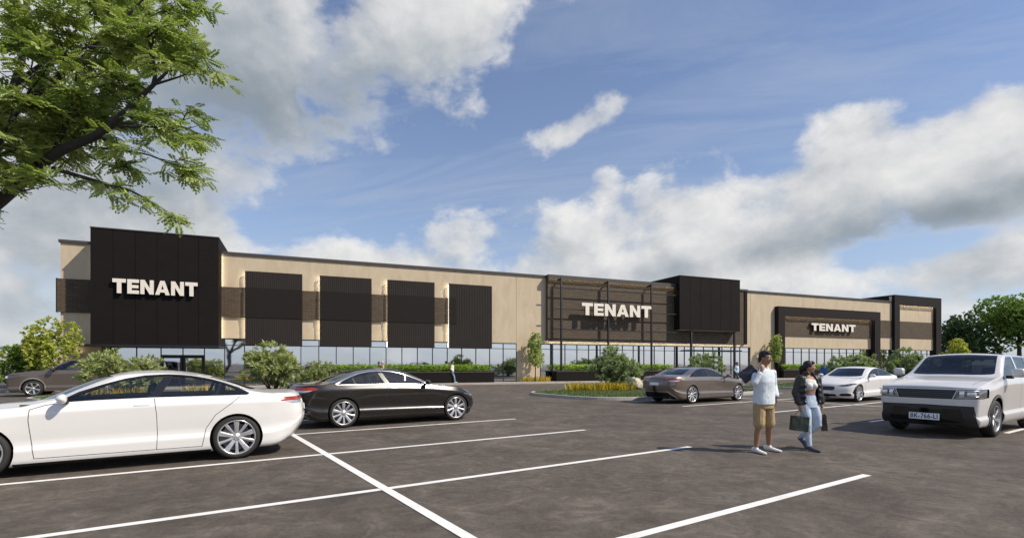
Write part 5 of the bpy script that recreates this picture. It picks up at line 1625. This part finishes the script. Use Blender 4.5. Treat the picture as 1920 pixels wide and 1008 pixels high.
# ---- slim and leafy trees round the shop
def leafy_tree(name, loc, h, rx, rz, cz, mats, n, leaves, ln, wd, seed, label, trunk=.06, clumps=14, group=None, spread=.9, bark='bark', cat='tree', low=-1.2):
    rnd = random.Random(seed)
    r = thing(name, loc, 0, label, cat, group)
    G = MB()
    for (p, d) in crown_points(rnd, n, rx, rx, rz, cz, clumps, low):
        tuft(G, p, d, leaves, ln, wd, rnd, len(mats), spread)
    G.build('crown', mats, r)
    T = MB()
    T.tube([(0,0,-.05), (.02,.01,cz*.4), (-.03,.02,cz*.8), (.02,0,cz+rz*.55)], [trunk*1.25, trunk, trunk*.7, trunk*.2], 8)
    tr = T.build('trunk', MATS[bark], r)
    L = MB()
    for k in range(16):
        a = rnd.uniform(0, 2*PI); z0 = rnd.uniform(cz-rz*.75, cz+rz*.2); q = rnd.uniform(.5, .85)
        e = Vector((math.cos(a)*rx*q, math.sin(a)*rx*q, z0+rz*rnd.uniform(.15, .55)))
        L.tube([(0, 0, z0), (e.x*.5, e.y*.5, z0+(e.z-z0)*.35), e], [trunk*.5, trunk*.3, trunk*.08], 6)
    L.build('branches', MATS[bark], tr)
    return r
birch = [leaf_mat('birch_a', (.48,.56,.22), .45), leaf_mat('birch_b', (.37,.47,.16), .45), leaf_mat('birch_c', (.58,.63,.32), .45)]
yel = [leaf_mat('yellow_a', (.52,.55,.12), .45), leaf_mat('yellow_b', (.38,.45,.09), .45), leaf_mat('yellow_c', (.62,.62,.20), .45)]
mid = [leaf_mat('mid_a', (0.230,0.351,0.081), .35), leaf_mat('mid_b', (0.162,0.270,0.061), .35), leaf_mat('mid_c', (0.324,0.446,0.121), .35)]
drk = [leaf_mat('deep_a', (0.074,0.132,0.061), .3), leaf_mat('deep_b', (0.051,0.097,0.043), .3), leaf_mat('deep_c', (0.115,0.182,0.081), .3)]
leafy_tree('birch_tree', on_front(1.75, .95, .1), 4.4, .72, 1.85, 2.75, birch, 520, 12, .17, .075, 41, 'slim pale green birch by the plain wall left of the trellis', .04, 12, 'slim birches against the shop wall')
leafy_tree('birch_tree', on_front(29.75, 1.0, .1), 4.6, .80, 1.75, 3.0, birch, 520, 12, .17, .075, 42, 'slim pale green birch by the plain wall left of the square portal', .04, 12, 'slim birches against the shop wall')
leafy_tree('young_tree', (-26.2, 29.3, 0), 4.3, 1.30, 1.95, 2.25, yel, 620, 12, .19, .085, 43, 'yellow green young tree at the left end of the shop', .05, 16, low=-1.0)
leafy_tree('bush', (-28.1, 29.6, 0), 2.9, 1.30, 1.35, 1.45, mid+[yel[1]], 700, 12, .19, .085, 44, 'mid green bush left of the yellow green young tree', .05, 12, cat='bush')
leafy_tree('young_tree', (52.5, 61.0, 0), 5.0, 1.45, 1.9, 2.7, yel, 800, 12, .24, .10, 45, 'small yellow green tree past the right end of the shop', .06, 14, low=-1.0)
leafy_tree('broadleaf_tree', (70.0, 80.5, 0), 9.5, 3.3, 4.2, 5.6, drk, 1700, 10, .38, .17, 46, 'dark green tree beyond the right end of the shop', .2, 16)
leafy_tree('broadleaf_tree', (79.0, 80.0, 0), 11, 5.8, 4.6, 7.4, mid, 3200, 10, .40, .17, 47, 'big spreading light green tree at the right edge', .28, 20)
leafy_tree('broadleaf_tree', (74.0, 83.0, 0), 8, 4.0, 3.2, 4.6, drk+[mid[1]], 1600, 10, .38, .17, 48, 'lower dark tree between the two taller trees at the right', .2, 14)
leafy_tree('broadleaf_tree', (90.0, 78.0, 0), 9, 4.6, 3.6, 5.6, mid, 1800, 10, .40, .17, 49, 'light green tree half out of view at the far right', .24, 14)

# ---- the big tree overhead on the left
def overhead_tree():
    rnd = random.Random(77)
    r = thing('ash_tree', bay(-7.9, 5.6, .12), 0, 'large feathery leaved tree overhanging the car park from the left', 'tree')
    off = r.location.copy()
    LIMB = {
     'A': [(-12.1,9.9,2.82),(-10.52,9.6,3.9),(-9.27,9.3,4.55),(-8.13,9.1,5.29),(-7.24,9.0,5.62),(-6.74,8.9,5.93),(-6.14,8.8,6.38),(-5.9,8.8,6.6)],
     'B': [(-8.13,9.1,5.06),(-7.04,8.9,4.72),(-6.50,8.8,4.55),(-5.95,8.7,4.25)],
     'C': [(-7.39,9.0,5.4),(-6.36,8.8,5.21),(-5.85,8.7,5.03)],
     'D': [(-6.8,8.9,5.72),(-5.93,8.7,5.6),(-5.65,8.6,5.5)],
     'E': [(-6.14,8.8,6.38),(-5.55,8.6,6.41),(-5.3,8.5,6.45)],
     'T': [(-12.1,9.9,2.82),(-11.13,10.0,4.74),(-10.23,10.1,5.95),(-9.86,10.2,7.17),(-9.66,10.2,8.19),(-9.69,10.2,9.55)],
     'F': [(-9.98,10.1,6.45),(-8.97,10.0,7.07),(-7.98,9.8,7.61),(-7.25,9.7,8.19),(-6.54,9.6,8.76)],
     'G': [(-9.86,10.2,7.17),(-9.33,10.6,8.1),(-8.61,10.8,9.3)],
     'H': [(-8.13,9.1,5.29),(-7.77,9.0,5.92),(-7.54,8.9,6.61),(-7.16,8.8,7.29)],
     'I': [(-9.27,9.3,4.60),(-8.6,9.0,4.62),(-8.1,8.8,4.62)],
     'Q': [(-10.0,9.5,4.25),(-9.4,9.2,5.0),(-8.9,9.0,5.6),(-8.5,8.8,6.1)],
     'R': [(-9.6,9.4,4.7),(-9.0,8.9,5.2),(-8.5,8.5,5.7)],
     'J': [(-9.0,9.6,6.9),(-8.2,9.2,7.0),(-7.2,9.0,7.25),(-6.3,8.9,7.6)],
     'K': [(-10.2,10.1,5.9),(-9.3,9.6,6.2),(-8.6,9.1,6.35),(-8.0,8.8,6.6)],
     'M': [(-12.1,9.9,2.82),(-13.0,10.4,4.8),(-14.0,10.9,6.6),(-14.6,11.2,8.4)],
     'N': [(-11.1,10.0,4.7),(-11.4,11.2,6.0),(-11.2,12.4,7.2)],
     'O': [(-12.6,10.1,3.8),(-13.6,9.0,5.2),(-14.4,8.1,6.2)],
     'P': [(-10.5,10.1,5.6),(-11.2,9.0,6.9),(-11.5,8.2,7.9)],
    }
    RAD = dict(A=.135, T=.16, M=.12, N=.09, O=.09, P=.08, F=.07, Q=.045, R=.035, B=.040, C=.026, D=.024, E=.024, G=.05, H=.035, I=.028, J=.04, K=.045)
    W = MB(); G = MB(); TR = MB()
    TR.tube([Vector((off.x, off.y, -.02))-off, Vector((-12.05, 9.92, 1.4))-off, Vector((-12.1, 9.9, 2.9))-off], [.24, .20, .175], 14)
    for a in range(6):
        TR.tube([Vector((math.cos(a)*.34, math.sin(a)*.34, -.16)), Vector((math.cos(a)*.16, math.sin(a)*.16, .05)), Vector((0, 0, .5))], [.05, .10, .12], 8)
    up = Vector((0, 0, 1))
    def curve(P):
        P = [Vector(p) for p in P]; Q = []
        for i in range(len(P)-1):
            p0, p1, p2, p3 = P[max(i-1, 0)], P[i], P[i+1], P[min(i+2, len(P)-1)]
            for k in range(5):
                t = k/5
                Q.append(.5*((2*p1)+(p2-p0)*t+(2*p0-5*p1+4*p2-p3)*t*t+(3*p1-p0-3*p2+p3)*t**3))
        Q.append(P[-1]); return Q
    nleaf = [0]
    def twig(p, d, L, r0, depth, dens=1.0):
        n = 5; pts = [p]; q = p.copy(); dd = d.normalized()
        for k in range(n):
            dd = (dd+Vector((rnd.gauss(0, .16), rnd.gauss(0, .16), rnd.gauss(-.02, .12)))).normalized()
            q = q+dd*L/n; pts.append(q.copy())
        W.tube(pts, [r0*(1-.8*k/n) for k in range(n+1)], 5, cap=False)
        for k in range(1, n+1):
            t = (pts[k]-pts[k-1]).normalized()
            if depth > 0 and k > 1:
                for sg in (1, -1):
                    if rnd.random() < .58:
                        side = t.cross(up).normalized()*sg
                        twig(pts[k], t*.6+side*rnd.uniform(.4, .9)+up*rnd.uniform(-.35, .45), L*rnd.uniform(.40, .62), r0*.5, depth-1, dens)
            if depth == 0 or k > 3:
                for sg in (1, -1):
                    if rnd.random() < .50*dens:
                        side = t.cross(up)
                        side = (side.normalized() if side.length > .05 else Vector((1, 0, 0)))*sg
                        pinnate(G, pts[k], t*rnd.uniform(.25, .8)+side*rnd.uniform(.6, 1.0)+up*rnd.uniform(-.6, .25), (up+Vector((rnd.gauss(.15, .5), rnd.gauss(-.25, .5), 0))).normalized(), rnd.uniform(.18, .27), rnd, 3); nleaf[0] += 1
        if depth == 0:
            pinnate(G, pts[-1], dd, up, .22, rnd, 4)
    FULL = dict(A=(.74, 2), T=(.62, 2), F=(.50, 2), J=(.42, 2), K=(.42, 2), H=(.45, 2), G=(.60, 2), Q=(.50, 2), R=(.34, 1), B=(.34, 1), C=(.30, 1), D=(.28, 1), E=(.26, 1), I=(.40, 1), M=(.8, 2), N=(.8, 2), O=(.8, 2), P=(.7, 2))
    for k, P in LIMB.items():
        Q = [q-off for q in curve(P)]; n = len(Q); r0 = RAD[k]
        W.tube(Q, [max(.006, r0*(1-.88*i/(n-1))) for i in range(n)], 10 if r0 > .06 else 7)
        step, dep = FULL[k]
        tot = 0.0; nxt = .25 if k not in 'ATMNO' else 1.5
        for i in range(1, n):
            sl = (Q[i]-Q[i-1]).length; tot += sl
            if tot < nxt: continue
            nxt = tot+step*rnd.uniform(.7, 1.3)
            t = (Q[i]-Q[i-1]).normalized()
            side = t.cross(up).normalized()
            small = k in 'BCDEI'
            a = rnd.uniform(0, 2*PI)
            d = t*.5+(side*math.cos(a)+up*(math.sin(a)*.8+.18))*rnd.uniform(.7, 1.1)
            if small: d = t*.8+side*rnd.choice((1, -1))*rnd.uniform(.4, .9)+up*rnd.uniform(-.3, .2)
            if Q[i].x+off.x < -7.9 and Q[i].z+off.z < 5.5: d.z = abs(d.z)+.35
            twig(Q[i], d, rnd.uniform(.55, .85)*(.72 if small else .98), r0*.25+.004 if not small else .007, dep if not small else 1, .66 if small else 1.0)
        twig(Q[-1], Q[-1]-Q[-2], .36 if k in 'BCDEI' else .55, .008, 1)
    print('pinnate leaves', nleaf[0])
    t = TR.build('trunk', MATS['bark_dark'], r)
    W.build('limbs', MATS['bark_dark'], t)
    G.build('crown', [leaf_mat('ash_a', (0.326,0.404,0.118), .45), leaf_mat('ash_b', (0.237,0.315,0.084), .45), leaf_mat('ash_c', (0.434,0.502,0.197), .45), leaf_mat('ash_d', (0.276,0.364,0.099), .45)], r)
overhead_tree()

# ---- cars
K = car_kit()
def at_bay(u, w): p = bay(u, w); return (p.x, p.y, 0)
white = mat('paint_white', (.76,.745,.72), .30, coat=.8)
black = mat('paint_black', (.016,.0135,.012), .26, .35, coat=1.0)
brown = mat('paint_brown', (.200,.165,.140), .28, .55, coat=1.0)
sand = mat('paint_sand', (.70,.675,.645), .30, .1, coat=.9)
umber = mat('paint_umber', (.150,.122,.105), .32, .45, coat=.8)
taupe = mat('pillar_taupe', (.16,.135,.12), .3, .3)
def sedan(u, w, flip, paint, trim, pillar, label, tr='', tf=''):
    r = thing('parked_car', at_bay(u, w), TH_S+(PI if flip else 0), label, 'car', 'cars standing in the bays')
    KK = dict(K); build_sedan(r, paint, KK, trim, tr, tf)
    return r
sedan(-2.94, 1.30, True, white, K['gloss_black'], None, 'white sedan at the left edge, seen from its driver side', '', None)
sedan(2.90, 4.58, False, black, K['silver'], None, 'black sedan with bright window trim behind the white one', '', None)
sedan(16.90, 4.82, False, brown, brown, None, 'metallic brown sedan parked nose in, number plate towards us', '', None)
sedan(23.45, 1.46, True, white, white, None, 'white sedan facing us behind the couple', None, '')
s_ = thing('parked_car', at_bay(14.28, -4.95), TH_S+PI, 'boxy white off-roader facing us at the right edge', 'car', 'cars standing in the bays')
build_suv(s_, sand, K, mat('arch_grey', (.10,.095,.09), .5), mat('sill_sand', (.42,.39,.36), .4), 'BK-766-LI')
p_ = thing('parked_car', (-22.7, 26.75, 0), TH_S*.82+PI, 'brown off-roader with pale wheel arches at the far left', 'car', 'cars standing in the bays')
build_suv(p_, umber, K, mat('arch_umber', (.30,.26,.23), .35, .4, coat=.6), mat('sill_umber', (.34,.31,.29), .35, .4), None)

# ---- people
man((4.56, 9.30, 0), R(12))
woman((5.55, 9.62, 0), R(10))
passer_by((-4.75, 41.0, .11), R(80), 'woman in a white top and blue jeans walking along the long planter', mat('cloth_white', (.72,.70,.66), .8), mat('cloth_blue', (.20,.30,.42), .8), mat('hair_black', (.01,.008,.007), .6), H=1.74)
passer_by((-9.8, 38.9, .11), R(-60), 'person in pale pink seen over the roof of the black sedan', mat('cloth_pink', (.62,.36,.32), .8), mat('cloth_grey', (.25,.25,.26), .8), mat('hair_pale', (.55,.50,.44), .7), (.5,.33,.26), 1.70)
passer_by((18.3, 41.8, 0), R(30), 'person in a red cap and pale blue shirt near the middle entrance', mat('cloth_sky', (.50,.62,.74), .8), mat('cloth_navy', (.05,.06,.09), .8), mat('hair_black', (.01,.008,.007), .6), H=1.76, cap=mat('cap_red', (.20,.025,.025), .7))
passer_by((23.6, 38.8, 0), R(-40), 'person in a bright blue jacket beyond the white sedan facing us', mat('cloth_cobalt', (.05,.16,.55), .7), mat('cloth_navy', (.05,.06,.09), .8), mat('hair_grey', (.12,.11,.10), .7), H=1.74)

# ---- far things
wh = thing('warehouse', (-120, 125, 0), R(10), 'low white warehouse far off at the left edge', 'building')
w = MB(); w.box((-26, 0, 0), (26, 30, 5.6)); w.build('wall', mat('far_white', (.66,.64,.60), .8, var=.06), wh)
w = MB(); w.box((-26.2, -.2, 5.6), (26.2, 30.2, 5.95)); w.build('roof', mat('far_roof', (.42,.42,.42), .7), wh)
for k in range(4):
    w = MB(); w.box((-20+k*11, -.06, 0), (-15.5+k*11, .0, 3.6)); w.build('loading_door', mat('far_teal', (.20,.32,.36), .6), wh)
# ---- camera: level, with the horizon set low by lens shift
c = bpy.data.cameras.new('camera'); c.sensor_width = 36; c.sensor_fit = 'HORIZONTAL'
cam = bpy.data.objects.new('camera', c); COL.objects.link(cam)
cam.location = (0, 0, CAM_H); cam.rotation_euler = (PI/2, 0, 0)
c.clip_end = 3000; c.clip_start = .05
VIEW = 'fill'
if VIEW == 'fill':
    y0 = -17.
    c.lens = 602/1200*36; c.shift_y = (409-(y0+314.65))/1200
else:
    c.lens = 602/1920*36; c.shift_x = (960-600)/1920; c.shift_y = (409-504)/1920
SC.camera = cam
vs = SC.view_settings; vs.view_transform = 'Standard'; vs.look = 'None'; vs.exposure = 0; vs.gamma = 1; vs.use_curve_mapping = False
SC.cycles.max_bounces = 8; SC.cycles.transparent_max_bounces = 24
SC.cycles.sample_clamp_indirect = 6
bpy.context.view_layer.update()
